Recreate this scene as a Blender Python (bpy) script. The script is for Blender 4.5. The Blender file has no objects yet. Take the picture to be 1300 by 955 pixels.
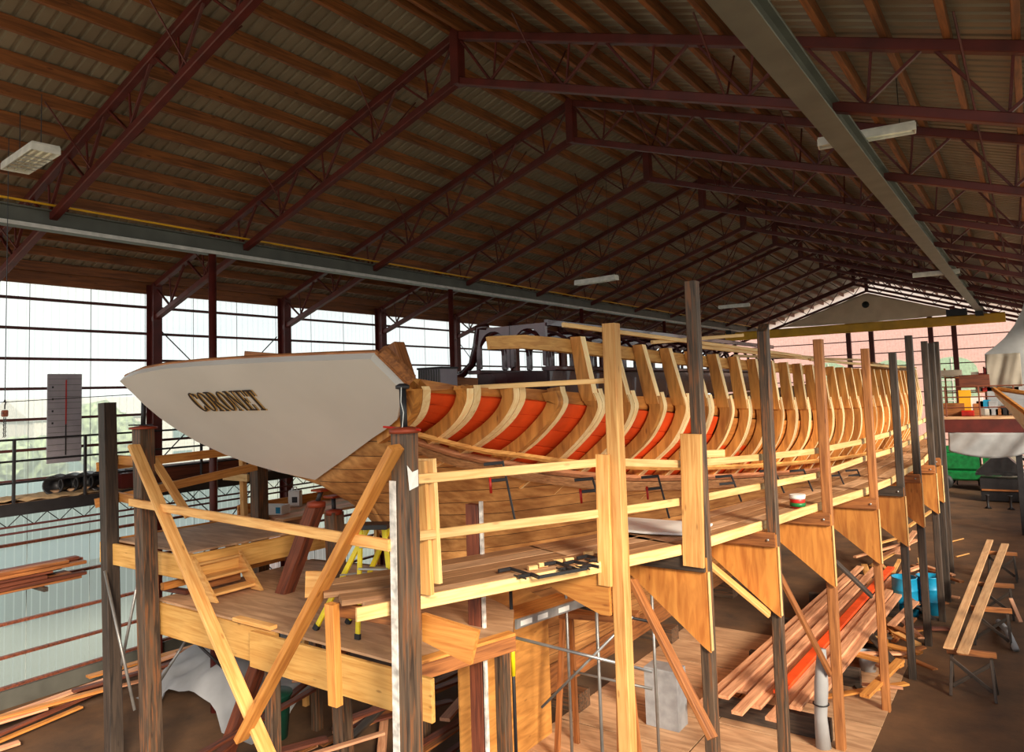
import bpy, bmesh, math, random
from mathutils import Vector, Matrix
R = random.Random(7)
sc = bpy.context.scene
COL = bpy.data.collections.new('boat_shed'); sc.collection.children.link(COL)
V = Vector

# ------------------------------------------------------------------ camera
F, YAW, PITCH, ROLL, CAMZ = 929.98, math.radians(35.16526), math.radians(4.09698), math.radians(-1.97291), 5.85
cy, sy = math.cos(YAW), math.sin(YAW)
fw = V((-sy*math.cos(PITCH), cy*math.cos(PITCH), math.sin(PITCH)))
rt0 = V((cy, sy, 0)); up0 = rt0.cross(fw)
rt = rt0*math.cos(ROLL)+up0*math.sin(ROLL); up = -rt0*math.sin(ROLL)+up0*math.cos(ROLL)
cam = bpy.data.objects.new('camera', bpy.data.cameras.new('camera')); COL.objects.link(cam)
cam.matrix_world = Matrix(((rt.x, up.x, -fw.x, 0), (rt.y, up.y, -fw.y, 0), (rt.z, up.z, -fw.z, CAMZ), (0, 0, 0, 1)))
cam.data.sensor_width = 36; cam.data.lens = F/1300*36; cam.data.shift_y = -45/1300
cam.data.clip_end = 500; cam.data.clip_start = 0.05
sc.camera = cam
def ray(x, y): return rt*((x-650)/F)+up*(-(y-432.5)/F)+fw
def onz(x, y, z): d = ray(x, y); return V((0, 0, CAMZ))+d*((z-CAMZ)/d.z)
def onx(x, y, X): d = ray(x, y); return V((0, 0, CAMZ))+d*(X/d.x)
def ony(x, y, Y): d = ray(x, y); return V((0, 0, CAMZ))+d*(Y/d.y)

# ------------------------------------------------------------------ materials
def newmat(name):
    m = bpy.data.materials.new(name); m.use_nodes = True
    nt = m.node_tree; b = nt.nodes['Principled BSDF']; return m, nt, b
def srgb(c):
    return tuple(((x/255)/12.92 if x/255 <= .04045 else ((x/255+.055)/1.055)**2.4) for x in c)+(1,)
def plain(name, c, rough=.6, metal=0, noise=.12, scale=6, bump=0, coat=0):
    m, nt, b = newmat(name); L = nt.links
    tc = nt.nodes.new('ShaderNodeTexCoord'); n = nt.nodes.new('ShaderNodeTexNoise'); n.inputs['Scale'].default_value = scale; n.inputs['Detail'].default_value = 6
    L.new(tc.outputs['Object'], n.inputs['Vector'])
    r = nt.nodes.new('ShaderNodeValToRGB'); c1 = srgb(c)
    r.color_ramp.elements[0].color = tuple(v*(1-noise*2) for v in c1[:3])+(1,); r.color_ramp.elements[0].position = .3
    r.color_ramp.elements[1].color = tuple(min(1, v*(1+noise)) for v in c1[:3])+(1,); r.color_ramp.elements[1].position = .7
    L.new(n.outputs['Fac'], r.inputs['Fac']); L.new(r.outputs['Color'], b.inputs['Base Color'])
    b.inputs['Roughness'].default_value = rough; b.inputs['Metallic'].default_value = metal; b.inputs['Coat Weight'].default_value = coat
    if bump:
        bp = nt.nodes.new('ShaderNodeBump'); bp.inputs['Strength'].default_value = bump; bp.inputs['Distance'].default_value = .02
        L.new(n.outputs['Fac'], bp.inputs['Height']); L.new(bp.outputs['Normal'], b.inputs['Normal'])
    return m
def wood(name, light, dark, axis=0, rough=.62, knots=.5, var=.18, grain=14, streak=None):
    """procedural timber: grain runs along the object's own axis"""
    m, nt, b = newmat(name); L = nt.links; N = nt.nodes.new
    tc = N('ShaderNodeTexCoord'); oi = N('ShaderNodeObjectInfo')
    mul = N('ShaderNodeVectorMath'); mul.operation = 'SCALE'; mul.inputs['Scale'].default_value = 37
    cmb = N('ShaderNodeCombineXYZ'); 
    for i in range(3): L.new(oi.outputs['Random'], cmb.inputs[i])
    L.new(cmb.outputs[0], mul.inputs[0])
    add = N('ShaderNodeVectorMath'); L.new(tc.outputs['Object'], add.inputs[0]); L.new(mul.outputs[0], add.inputs[1])
    mp = N('ShaderNodeMapping'); s = [grain]*3; s[axis] = .9; mp.inputs['Scale'].default_value = s; L.new(add.outputs[0], mp.inputs['Vector'])
    n = N('ShaderNodeTexNoise'); n.inputs['Scale'].default_value = 1.6; n.inputs['Detail'].default_value = 5; n.inputs['Distortion'].default_value = .8; L.new(mp.outputs[0], n.inputs['Vector'])
    r = N('ShaderNodeValToRGB'); r.color_ramp.elements[0].position = .32; r.color_ramp.elements[0].color = srgb(dark); r.color_ramp.elements[1].position = .62; r.color_ramp.elements[1].color = srgb(light)
    L.new(n.outputs['Fac'], r.inputs['Fac'])
    mp2 = N('ShaderNodeMapping'); s = [7.]*3; s[axis] = 2.2; mp2.inputs['Scale'].default_value = s; L.new(add.outputs[0], mp2.inputs['Vector'])
    vo = N('ShaderNodeTexVoronoi'); vo.inputs['Scale'].default_value = 1; L.new(mp2.outputs[0], vo.inputs['Vector'])
    rk = N('ShaderNodeValToRGB'); rk.color_ramp.elements[0].position = .06; rk.color_ramp.elements[0].color = (.28, .16, .09, 1); rk.color_ramp.elements[1].position = .13; rk.color_ramp.elements[1].color = (1, 1, 1, 1)
    L.new(vo.outputs['Distance'], rk.inputs['Fac'])
    mk = N('ShaderNodeMix'); mk.data_type = 'RGBA'; mk.blend_type = 'MULTIPLY'; mk.inputs[0].default_value = knots; L.new(r.outputs['Color'], mk.inputs[6]); L.new(rk.outputs['Color'], mk.inputs[7])
    big = N('ShaderNodeTexNoise'); big.inputs['Scale'].default_value = 1.1; big.inputs['Detail'].default_value = 3; L.new(add.outputs[0], big.inputs['Vector'])
    hs = N('ShaderNodeHueSaturation')
    ma = N('ShaderNodeMath'); ma.operation = 'MULTIPLY_ADD'; L.new(oi.outputs['Random'], ma.inputs[0]); ma.inputs[1].default_value = var*2; ma.inputs[2].default_value = 1-var
    mb = N('ShaderNodeMath'); mb.operation = 'MULTIPLY_ADD'; L.new(big.outputs['Fac'], mb.inputs[0]); mb.inputs[1].default_value = .7; mb.inputs[2].default_value = .65
    mc = N('ShaderNodeMath'); mc.operation = 'MULTIPLY'; L.new(ma.outputs[0], mc.inputs[0]); L.new(mb.outputs[0], mc.inputs[1]); L.new(mc.outputs[0], hs.inputs['Value'])
    L.new(mk.outputs[2], hs.inputs['Color'])
    out = hs.outputs['Color']
    if streak:
        mx = N('ShaderNodeMix'); mx.data_type = 'RGBA'; ms = N('ShaderNodeTexNoise'); ms.inputs['Scale'].default_value = 2.3; ms.inputs['Detail'].default_value = 4; L.new(mp.outputs[0], ms.inputs['Vector'])
        mp.inputs['Scale'].default_value[axis] = .9
        rr = N('ShaderNodeValToRGB'); rr.color_ramp.elements[0].position = .52; rr.color_ramp.elements[1].position = .62; L.new(ms.outputs['Fac'], rr.inputs['Fac'])
        L.new(rr.outputs['Color'], mx.inputs[0]); L.new(out, mx.inputs[6]); mx.inputs[7].default_value = srgb(streak); out = mx.outputs[2]
    L.new(out, b.inputs['Base Color']); b.inputs['Roughness'].default_value = rough
    bp = N('ShaderNodeBump'); bp.inputs['Strength'].default_value = .25; bp.inputs['Distance'].default_value = .01; L.new(n.outputs['Fac'], bp.inputs['Height']); L.new(bp.outputs['Normal'], b.inputs['Normal'])
    return m
M = {}
M['pine'] = wood('fresh_pine', (232, 178, 108), (205, 140, 72))
M['pine_pale'] = wood('pale_pine', (234, 194, 134), (212, 162, 98), knots=.35)
M['orange'] = wood('orange_fir', (212, 144, 70), (178, 108, 44), knots=.6)
M['brown'] = wood('aged_fir', (168, 104, 54), (116, 66, 32))
M['grey'] = wood('weathered_timber', (98, 76, 58), (48, 36, 28), streak=(122, 78, 48))
M['char'] = wood('dark_weathered_timber', (72, 58, 48), (34, 28, 24))
M['ply'] = wood('plywood', (206, 136, 62), (168, 98, 38), axis=2, grain=6, knots=.5)
M['plydark'] = wood('worn_plywood', (204, 162, 124), (166, 124, 90), grain=5, knots=.2)
M['deckply'] = wood('staging_plank', (172, 126, 86), (130, 90, 58), knots=.4)
M['cedar'] = wood('reddish_lumber', (222, 162, 122), (184, 122, 86), knots=.15)
M['mahog'] = wood('mahogany', (122, 62, 38), (74, 34, 22), knots=.1)
M['purlin'] = wood('purlin_timber', (140, 80, 38), (94, 50, 22), knots=.7, var=.1)
M['rib_out'] = wood('fresh_oak_edge', (255, 226, 174), (238, 196, 136), axis=2, grain=8, knots=.5)
M['rib_side'] = wood('aged_oak_face', (206, 140, 66), (156, 96, 38), axis=2, grain=7, knots=.7)
M['hull'] = wood('hull_planking', (200, 140, 80), (148, 96, 50), axis=1, grain=7, knots=.7)
M['clamp'] = wood('clamp_timber', (208, 134, 62), (164, 96, 38), axis=1, grain=7, knots=.5)
M['redlead'] = plain('red_lead_paint', (252, 84, 30), .5, noise=.12, scale=3)
M['steel'] = plain('red_oxide_steel', (86, 26, 19), .5, noise=.2, scale=3)
M['girt'] = plain('dark_red_girt', (84, 40, 38), .6)
M['iron'] = plain('black_iron', (46, 44, 46), .45, .3)
M['craneg'] = plain('grey_crane_steel', (92, 91, 84), .5, .1, noise=.15, scale=2)
M['flange'] = plain('pale_flange', (205, 200, 196), .5)
M['yellow'] = plain('yellow_paint', (226, 166, 30), .45, scale=1.5)
M['ladder'] = plain('ladder_yellow', (240, 214, 24), .4)
M['alu'] = plain('aluminium', (176, 176, 176), .35, .6)
M['galv'] = plain('galvanised_tube', (150, 146, 142), .4, .6)
M['white'] = plain('white_hull_paint', (202, 194, 186), .38, noise=.04, scale=.8)
M['whitewash'] = plain('peeling_white_paint', (216, 208, 200), .7, noise=.3, scale=9)
M['blk'] = plain('black_rubber', (24, 24, 26), .6)
M['blackp'] = plain('letter_black', (44, 30, 22), .5)
M['gold'] = plain('gold_leaf', (206, 162, 92), .35, .2)
M['maroon'] = plain('glossy_maroon_varnish', (56, 20, 22), .25, noise=.3, scale=2, coat=.35)
M['maroonlite'] = plain('varnished_mullion', (84, 50, 52), .3, noise=.3, scale=4, coat=.3)
M['canvas'] = plain('grey_canvas', (158, 148, 138), .85, noise=.12, scale=2, bump=.5)
def cloth(name, c, tr=.35):
    m = plain(name, c, .8, noise=.12, scale=2, bump=.4); nt = m.node_tree; b = nt.nodes['Principled BSDF']; out = nt.nodes['Material Output']
    t = nt.nodes.new('ShaderNodeBsdfTranslucent'); t.inputs[0].default_value = srgb(c); mx = nt.nodes.new('ShaderNodeMixShader'); mx.inputs[0].default_value = tr
    nt.links.new(b.outputs[0], mx.inputs[1]); nt.links.new(t.outputs[0], mx.inputs[2]); nt.links.new(mx.outputs[0], out.inputs[0]); return m
M['canvas'] = cloth('grey_canvas', (206, 196, 182), .62)
M['tarp'] = cloth('pale_plastic_tarp', (186, 186, 188), .35)
M['gable'] = cloth('gable_sheeting', (236, 230, 220), .9)
M['tarp_old'] = plain('pale_plastic_tarp', (176, 178, 180), .4, noise=.12, scale=3, bump=.5)
M['lampw'] = plain('lamp_housing_white', (226, 220, 212), .4)
M['tube'] = plain('unlit_tube_glass', (236, 226, 206), .2)
M['green'] = plain('green_lift_paint', (18, 112, 56), .4, noise=.2)
M['teal'] = plain('teal_box', (20, 78, 60), .5)
M['blue'] = plain('blue_drum_plastic', (24, 136, 178), .4)
M['redp'] = plain('red_paint', (188, 34, 24), .4)
M['screw'] = plain('rusty_screw_jack', (150, 62, 36), .5, .3)
M['panel'] = plain('grey_board_panel', (160, 152, 158), .6, noise=.05)
M['paper'] = plain('white_paper', (228, 226, 222), .7, noise=.03)
M['brick'] = plain('pink_brick_wall', (200, 158, 150), .8, noise=.08)
M['greenglass'] = plain('green_tinted_window', (150, 180, 150), .3)
M['leaf'] = plain('foliage', (150, 166, 126), .8, noise=.4, scale=3)
M['extdark'] = plain('dark_dock_shed', (84, 110, 108), .7)
M['extpale'] = plain('pale_building', (196, 192, 182), .8)
M['extred'] = plain('terracotta_roof', (196, 92, 72), .8)
M['extground'] = plain('pale_yard_ground', (158, 160, 136), .9, noise=.12, scale=.4)
M['boatgrey'] = plain('grey_blue_hull_paint', (158, 160, 164), .4)
M['pine_y'] = wood('pine_lengthwise', (226, 170, 96), (192, 128, 62), axis=1)
M['cedar_y'] = wood('cedar_lengthwise', (206, 142, 100), (164, 104, 70), axis=1, knots=.1)
M['deckply_y'] = wood('plank_lengthwise', (186, 140, 98), (142, 100, 66), axis=1)
M['golden'] = wood('golden_pine_beam', (230, 176, 98), (206, 146, 70), knots=.6)
M['plyh'] = wood('golden_plywood', (214, 150, 76), (172, 112, 48), axis=1, grain=5, knots=.5)
M['postbrown'] = wood('brown_post_timber', (168, 108, 58), (122, 72, 36))
M['tan'] = wood('tan_board', (212, 166, 120), (186, 136, 92), knots=.1)
M['joint'] = plain('pale_joint_strip', (150, 160, 156), .6)
M['dirt'] = None
def dirt():
    m, nt, b = newmat('trodden_earth_floor'); L = nt.links; N = nt.nodes.new
    tc = N('ShaderNodeTexCoord'); n = N('ShaderNodeTexNoise'); n.inputs['Scale'].default_value = .7; n.inputs['Detail'].default_value = 10; n.inputs['Roughness'].default_value = .65
    L.new(tc.outputs['Object'], n.inputs['Vector']); r = N('ShaderNodeValToRGB'); r.color_ramp.elements[0].position = .3; r.color_ramp.elements[0].color = srgb((62, 42, 25)); r.color_ramp.elements[1].position = .72; r.color_ramp.elements[1].color = srgb((116, 80, 48))
    L.new(n.outputs['Fac'], r.inputs['Fac']); L.new(r.outputs['Color'], b.inputs['Base Color']); b.inputs['Roughness'].default_value = .9
    bp = N('ShaderNodeBump'); bp.inputs['Strength'].default_value = .5; bp.inputs['Distance'].default_value = .03; L.new(n.outputs['Fac'], bp.inputs['Height']); L.new(bp.outputs['Normal'], b.inputs['Normal']); return m
M['dirt'] = dirt()
def polycarb(name, clear, tint=(.94, .96, .95), axis='Y'):
    m, nt, b = newmat(name); L = nt.links; N = nt.nodes.new; out = nt.nodes['Material Output']; nt.nodes.remove(b)
    tc = N('ShaderNodeTexCoord'); sp = N('ShaderNodeSeparateXYZ'); L.new(tc.outputs['Object'], sp.inputs[0])
    a = N('ShaderNodeMath'); a.operation = 'MULTIPLY'; a.inputs[1].default_value = 1/.16; L.new(sp.outputs[axis], a.inputs[0])
    fr = N('ShaderNodeMath'); fr.operation = 'FRACT'; L.new(a.outputs[0], fr.inputs[0])
    lt = N('ShaderNodeMath'); lt.operation = 'LESS_THAN'; lt.inputs[1].default_value = .16; L.new(fr.outputs[0], lt.inputs[0])
    nz = N('ShaderNodeTexNoise'); nz.inputs['Scale'].default_value = .5; L.new(tc.outputs['Object'], nz.inputs['Vector'])
    mm = N('ShaderNodeMath'); mm.operation = 'MULTIPLY_ADD'; L.new(lt.outputs[0], mm.inputs[0]); mm.inputs[1].default_value = .16; mm.inputs[2].default_value = 1-clear
    tr = N('ShaderNodeBsdfTransparent'); tr.inputs[0].default_value = tint+(1,)
    tl = N('ShaderNodeBsdfTranslucent'); tl.inputs[0].default_value = (.54, .59, .55, 1)
    mx = N('ShaderNodeMixShader'); L.new(mm.outputs[0], mx.inputs[0]); L.new(tr.outputs[0], mx.inputs[1]); L.new(tl.outputs[0], mx.inputs[2]); L.new(mx.outputs[0], out.inputs['Surface']); return m
M['poly'] = polycarb('ribbed_polycarbonate', .5)
M['polyside'] = polycarb('clear_side_sheeting', .95)
M['polyend'] = polycarb('clear_end_sheeting', .85, (.97, .93, .92), 'X')
def roofmat():
    m, nt, b = newmat('galvanised_roof_sheet'); L = nt.links; N = nt.nodes.new
    tc = N('ShaderNodeTexCoord'); n = N('ShaderNodeTexNoise'); n.inputs['Scale'].default_value = 1.2; n.inputs['Detail'].default_value = 5; L.new(tc.outputs['Object'], n.inputs['Vector'])
    r = N('ShaderNodeValToRGB'); r.color_ramp.elements[0].color = srgb((108, 92, 76)); r.color_ramp.elements[1].color = srgb((160, 142, 122)); L.new(n.outputs['Fac'], r.inputs['Fac']); L.new(r.outputs['Color'], b.inputs['Base Color'])
    b.inputs['Roughness'].default_value = .5; b.inputs['Metallic'].default_value = .15; return m
M['roof'] = roofmat()

# ------------------------------------------------------------------ helpers
def tag(o, label=None, cat=None, group=None, kind=None):
    if label: o['label'] = label
    if cat: o['category'] = cat
    if group: o['group'] = group
    if kind: o['kind'] = kind
    return o
def place(o, parent):
    COL.objects.link(o)
    if parent is not None:
        o.parent = parent
        q = parent; W = Matrix.Identity(4)
        while q is not None: W = q.matrix_basis @ W; q = q.parent
        o.matrix_basis = W.inverted() @ o.matrix_basis
    return o
def mob(name, verts, faces, mat, parent=None, loc=None, rot=None, smooth=False, mats=None, fm=None):
    me = bpy.data.meshes.new(name); me.from_pydata([tuple(v) for v in verts], [], faces)
    for mm in (mats or [mat]): me.materials.append(mm)
    if fm:
        for p, i in zip(me.polygons, fm): p.material_index = i
    bm = bmesh.new(); bm.from_mesh(me); bmesh.ops.recalc_face_normals(bm, faces=bm.faces); bm.to_mesh(me); bm.free()
    if smooth:
        for p in me.polygons: p.use_smooth = True
    o = bpy.data.objects.new(name, me)
    if rot is not None: o.rotation_euler = rot
    if loc is not None: o.location = loc
    return place(o, parent)
def root(name, label, cat, loc, group=None):
    o = bpy.data.objects.new(name, None); o.empty_display_size = .1; o.location = loc; COL.objects.link(o)
    return tag(o, label, cat, group)
def frame(d, upv=V((0, 0, 1))):
    x = d.normalized(); upv = V(upv)
    if abs(x.dot(upv)) > .98: upv = V((0, -1, 0))
    y = upv.cross(x).normalized(); z = x.cross(y); return Matrix((x, y, z)).transposed()
def beam(name, p, q, w, h, mat, parent=None, upv=(0, 0, 1), ch=.006, taper=None, endcut=None):
    """a sawn board from p to q: w across, h along upv; arrises slightly eased"""
    p, q = V(p), V(q); L = (q-p).length; m3 = frame(q-p, upv)
    c = min(ch, w*.2, h*.2); a, b = w/2, h/2
    prof = [(-a+c, -b), (a-c, -b), (a, -b+c), (a, b-c), (a-c, b), (-a+c, b), (-a, b-c), (-a, -b+c)]
    vs = [(0, y, z) for y, z in prof]
    vs += [(L, y*(taper or 1), z*(taper or 1)) for y, z in prof]
    if endcut:  # (start shift at top, end shift at top)
        vs = [(x+(endcut[0] if i < 8 else endcut[1])*(1 if z > 0 else 0), y, z) for i, (x, y, z) in enumerate(vs)]
    fs = [tuple(range(7, -1, -1)), tuple(range(8, 16))]+[(i, (i+1) % 8, 8+(i+1) % 8, 8+i) for i in range(8)]
    o = mob(name, vs, fs, mat); o.rotation_euler = m3.to_euler(); o.location = p
    if parent is not None:
        COL.objects.unlink(o); place(o, parent)
    return o
def tube(name, pts, r, mat, parent=None, seg=8, closed=False, radii=None):
    pts = [V(p) for p in pts]; o0 = pts[0].copy(); n = len(pts); vs = []; fs = []
    prev = None
    for i, p in enumerate(pts):
        if closed: d = pts[(i+1) % n]-pts[i-1]
        else: d = (pts[min(i+1, n-1)]-pts[max(i-1, 0)])
        d.normalize()
        if prev is None:
            a = V((0, 0, 1)) if abs(d.z) < .9 else V((1, 0, 0)); u = d.cross(a).normalized()
        else: u = (prev-d*prev.dot(d)).normalized()
        prev = u; w = d.cross(u); rr = radii[i] if radii else r
        for k in range(seg):
            t = 2*math.pi*k/seg; vs.append(p-o0+(u*math.cos(t)+w*math.sin(t))*rr)
    m = n if closed else n-1
    for i in range(m):
        for k in range(seg):
            a = i*seg+k; b = i*seg+(k+1) % seg; c = ((i+1) % n)*seg+(k+1) % seg; d2 = ((i+1) % n)*seg+k; fs.append((a, b, c, d2))
    if not closed: fs += [tuple(range(seg-1, -1, -1)), tuple(range((n-1)*seg, n*seg))]
    o = mob(name, vs, fs, mat, None, loc=o0, smooth=(seg > 6))
    if parent is not None: COL.objects.unlink(o); place(o, parent)
    return o
def lathe(name, prof, c, mat, parent=None, seg=20, rot=None):
    vs = [(r*math.cos(2*math.pi*k/seg), r*math.sin(2*math.pi*k/seg), z) for r, z in prof for k in range(seg)]; n = len(prof)
    fs = [(i*seg+k, i*seg+(k+1) % seg, (i+1)*seg+(k+1) % seg, (i+1)*seg+k) for i in range(n-1) for k in range(seg)]
    if prof[0][0] > 1e-4: fs.append(tuple(range(seg-1, -1, -1)))
    if prof[-1][0] > 1e-4: fs.append(tuple(range((n-1)*seg, n*seg)))
    o = mob(name, vs, fs, mat, None, loc=V(c), rot=rot, smooth=False)
    for p in o.data.polygons:
        if len(p.vertices) == 4: p.use_smooth = True
    if parent is not None: COL.objects.unlink(o); place(o, parent)
    return o
def prism(name, poly, thick, mat, parent=None, ax='y', origin=None):
    """extrude a 2D outline: ax y -> poly is (x,z) at depth origin.y"""
    n = len(poly); vs = []
    for s in (0, thick):
        for a, b in poly:
            vs.append({'y': (a, s, b), 'x': (s, a, b), 'z': (a, b, s)}[ax])
    fs = [tuple(range(n)), tuple(range(2*n-1, n-1, -1))]+[(i, (i+1) % n, n+(i+1) % n, n+i) for i in range(n)]
    o = mob(name, vs, fs, mat, None, loc=V(origin or (0, 0, 0)))
    if parent is not None: COL.objects.unlink(o); place(o, parent)
    return o
def box(name, c, s, mat, parent=None, rotz=0, ch=.01):
    c = V(c); s = V(s); d = V((math.cos(rotz), math.sin(rotz), 0))*s.x/2
    return beam(name, c-d, c+d, s.y, s.z, mat, parent, ch=ch)
ORD = 'first second third fourth fifth sixth seventh eighth ninth tenth eleventh twelfth thirteenth fourteenth fifteenth sixteenth seventeenth eighteenth nineteenth twentieth twenty-first twenty-second twenty-third twenty-fourth twenty-fifth twenty-sixth twenty-seventh twenty-eighth twenty-ninth thirtieth thirty-first thirty-second thirty-third thirty-fourth thirty-fifth thirty-sixth thirty-seventh thirty-eighth thirty-ninth fortieth'.split()

# ------------------------------------------------------------------ the building
S = 3.66; Y0 = 9.113; AX = -7.325; XL = -16.74; XR = 2.1; SL = .3356
YS, YN = -1.9, Y0+11*S
def zt(x): return 11.741-SL*abs(x-AX)     # top chord centre
def zb(x): return 10.97-SL*abs(x-AX)      # bottom chord centre
def st(o, kind='structure'): o['kind'] = kind; return o
st(mob('floor', [(XL-.3, YS, 0), (XR+.2, YS, 0), (XR+.2, YN+.2, 0), (XL-.3, YN+.2, 0), (XL-.3, YS, -.3), (XR+.2, YS, -.3), (XR+.2, YN+.2, -.3), (XL-.3, YN+.2, -.3)],
       [(0, 1, 2, 3), (7, 6, 5, 4), (0, 4, 5, 1), (1, 5, 6, 2), (2, 6, 7, 3), (3, 7, 4, 0)], M['dirt']))
# corrugated roof, both slopes in one ceiling
def ceiling():
    vs = []; fs = []; per = .2; n = int((YN-YS+.8)/per); prof = []
    for i in range(n):
        y = YS-.4+i*per; prof += [(y, 0), (y+.125, 0), (y+.14, .035), (y+.185, .035)]
    prof.append((YS-.4+n*per, 0))
    xs = [XL-.5, AX, XR+.5]
    for th in (0, .03):
        for x in xs:
            for y, dz in prof: vs.append((x, y, zt(x)+.27+dz+th))
    m = len(prof)
    for t in range(2):
        for j in range(2):
            for i in range(m-1):
                a = t*3*m+j*m+i; f = (a, a+1, a+m+1, a+m); fs.append(f if t else f[::-1])
    return st(mob('ceiling', vs, fs, M['roof']))
ceiling()
# side and end walls of ribbed translucent sheet
def sheet(name, x0, y0, x1, y1, z0, z1, th, mat, gable=False):
    d = V((x1-x0, y1-y0, 0)); nrm = V((-d.y, d.x, 0)).normalized()*th
    pts = [V((x0, y0, z0)), V((x1, y1, z0)), V((x1, y1, z1))]+([V((AX, y1, zt(AX)+.2))] if gable else [])+[V((x0, y0, z1))]
    return st(mob(name, pts, [tuple(range(len(pts)))], mat))
ZE = zt(XL)+.2
sheet('wall_left', XL-.22, YS, XL-.22, YN, .35, ZE-.02, .01, M['poly'])
sheet('wall_right', XR+.15, YS, XR+.15, YN, 2.2, ZE-.1, .01, M['polyside'])
sheet('wall_far', XL-.2, YN+.15, XR+.1, YN+.15, .35, 8.9, .01, M['polyend'])
st(mob('wall_far', [(XL-.2, YN+.15, 8.9), (XR+.1, YN+.15, 8.9), (AX, YN+.15, zt(AX)+.4)], [(0, 1, 2)], M['gable']))
st(box('baseboard_left', (XL-.22, (YS+YN)/2, .18), (.16, YN-YS, .36), M['craneg']))
st(box('baseboard_far', ((XL+XR)/2, YN+.15, .18), (XR-XL, .16, .36), M['craneg']))
st(box('baseboard_right', (XR+.15, (YS+YN)/2, 1.1), (.12, YN-YS, 2.2), M['brown']))
tag(beam('eave_beam', (XL-.12, YS, 8.62), (XL-.12, YN, 8.62), .09, .3, M['purlin']), 'deep brown timber eave beam along the top of the left wall', 'eave beam')
# purlins
pls = [-7.42-.61*i for i in range(16)]; prs = [-7.2+.61*i for i in range(16)]
for side, xs in (('left', pls), ('right', prs)):
    for i, x in enumerate(xs):
        if side == 'right' and x > 1.9: continue
        o = beam('roof_purlin', (x, YS, zt(x)+.165), (x, YN, zt(x)+.165), .075, .19, M['purlin'], ch=.004)
        o.data.materials[0] = M['purlin_x'] if 'purlin_x' in M else M['purlin']
        tag(o, f'long brown timber purlin under the {side} roof slope, {ORD[i]} down from the ridge', 'purlin', 'roof purlins')
# roof trusses
def truss(k):
    y = Y0+k*S
    nm = {-1: 'nearest of all, cut off by the photo edge', 0: 'whose ridge post is nearest the camera', 10: 'farthest away, holding the grey canvas gable'}
    lab = f'dark red steel roof truss, {nm[k]}' if k in nm else f'dark red steel roof truss, {ORD[k]} behind the one with nearest ridge post'
    t = root('roof_truss', lab, 'roof truss', (AX, y, zb(AX)), 'steel roof trusses')
    for s, xe in ((-1, XL+.12), (1, XR-.12)):
        beam('top_chord', (AX, y, zt(AX)), (xe, y, zt(xe)), .13, .13, M['steel'], t, ch=.012)
        beam('bottom_chord', (AX, y, zb(AX)), (xe, y, zb(xe)), .13, .12, M['steel'], t, ch=.012)
        n = 7; dx = abs(xe-AX)/n
        for j in range(n):
            xb = AX+s*dx*(j+.5); xa = AX+s*dx*(j+.05); xc = AX+s*dx*(j+.95)
            for xx in (xa, xc):
                beam('web_brace', (xb, y, zb(xb)+.05), (xx, y, zt(xx)-.05), .05, .035, M['steel'], t, ch=.004)
            if k <= 4:
                beam('web_brace', (xb+s*.02, y+.05, zb(xb)+.05), (xb+s*.1, y+.05, zt(xb)-.05), .03, .03, M['steel'], t, ch=.004)
        if k <= 6:
            for j in (1, 3, 5):
                xx = AX+s*dx*(j+.3)
                for e in (-1, 1):
                    tube('fly_brace', [(xx, y, zb(xx)), (xx-s*.1, y+e*.75, zt(xx-s*.1)+.08)], .014, M['steel'], t, seg=5)
    beam('king_post', (AX, y, zb(AX)-.07), (AX, y, zt(AX)+.1), .17, .2, M['steel'], t, ch=.012)
    return t
for k in range(-1, 11): truss(k)
# wall columns, wide flange
def column(x, y, lab, name='steel_column', zt_=None, d=.3, b=.22):
    H = zt_ or zt(x)+.05; w = .02
    pr = [(-d/2, -b/2), (-d/2+w, -b/2), (-d/2+w, -w/2), (d/2-w, -w/2), (d/2-w, -b/2), (d/2, -b/2), (d/2, b/2), (d/2-w, b/2), (d/2-w, w/2), (-d/2+w, w/2), (-d/2+w, b/2), (-d/2, b/2)]
    o = prism(name, pr, H, M['steel'], ax='z', origin=(x, y, 0)); tag(o, lab, 'column', 'steel columns'); return o
for k in range(-1, 11):
    nm = 'behind the white transom' if k == 0 else ('at the left edge of the photo' if k == -1 else f'{ORD[k]} beyond the one behind the transom tip')
    column(XL+.12, Y0+k*S, f'dark red flanged steel column on the left wall, {nm}')
for k in (0, 2, 4, 6):
    o = tube('crane_post', [(-13.1, Y0+k*S-.75, 0), (-13.1, Y0+k*S-.75, 8.8)], .075, M['steel'], seg=10)
    tag(o, f'slim dark red post under the left crane rail, {ORD[k//2]} from the camera', 'post', 'crane rail posts')
# end wall steel
for i, (px) in enumerate((1080, 1109, 1185, 1215)):
    p = ony(px, 470, YN-.1)
    o = box('end_wall_column', (p.x, YN-.12, 5.2), (.26, .26, 10.4 if 0 else 10.0), M['steel']); o.location.z = 5.0
    tag(o, f'dark red column of the far end wall, {ORD[i]} from the left', 'column', 'end wall columns')
# girts
for i, z in enumerate([8.15, 7.53, 6.9, 6.28, 5.65, 5.03, 4.42, 3.8, 3.17, 2.4, 1.65, 1.01, .42]):
    o = box('wall_girt', (XL-.1, (YS+YN)/2, z), (.09, YN-YS, .055), M['girt'] if z > 3.9 else M['mahog'])
    tag(o, f'thin dark rail along the translucent left wall, {ORD[i]} from the eave', 'wall rail', 'left wall girts')
for i, z in enumerate([8.3, 7.5, 6.7, 5.9, 5.1, 4.3, 3.3, 2.3, 1.3]):
    o = box('wall_girt', ((XL+XR)/2, YN+.05, z), (XR-XL, .07, .06), M['girt'])
    tag(o, f'thin rail across the far end wall, {ORD[i]} from the top', 'wall rail', 'end wall girts')
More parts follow.
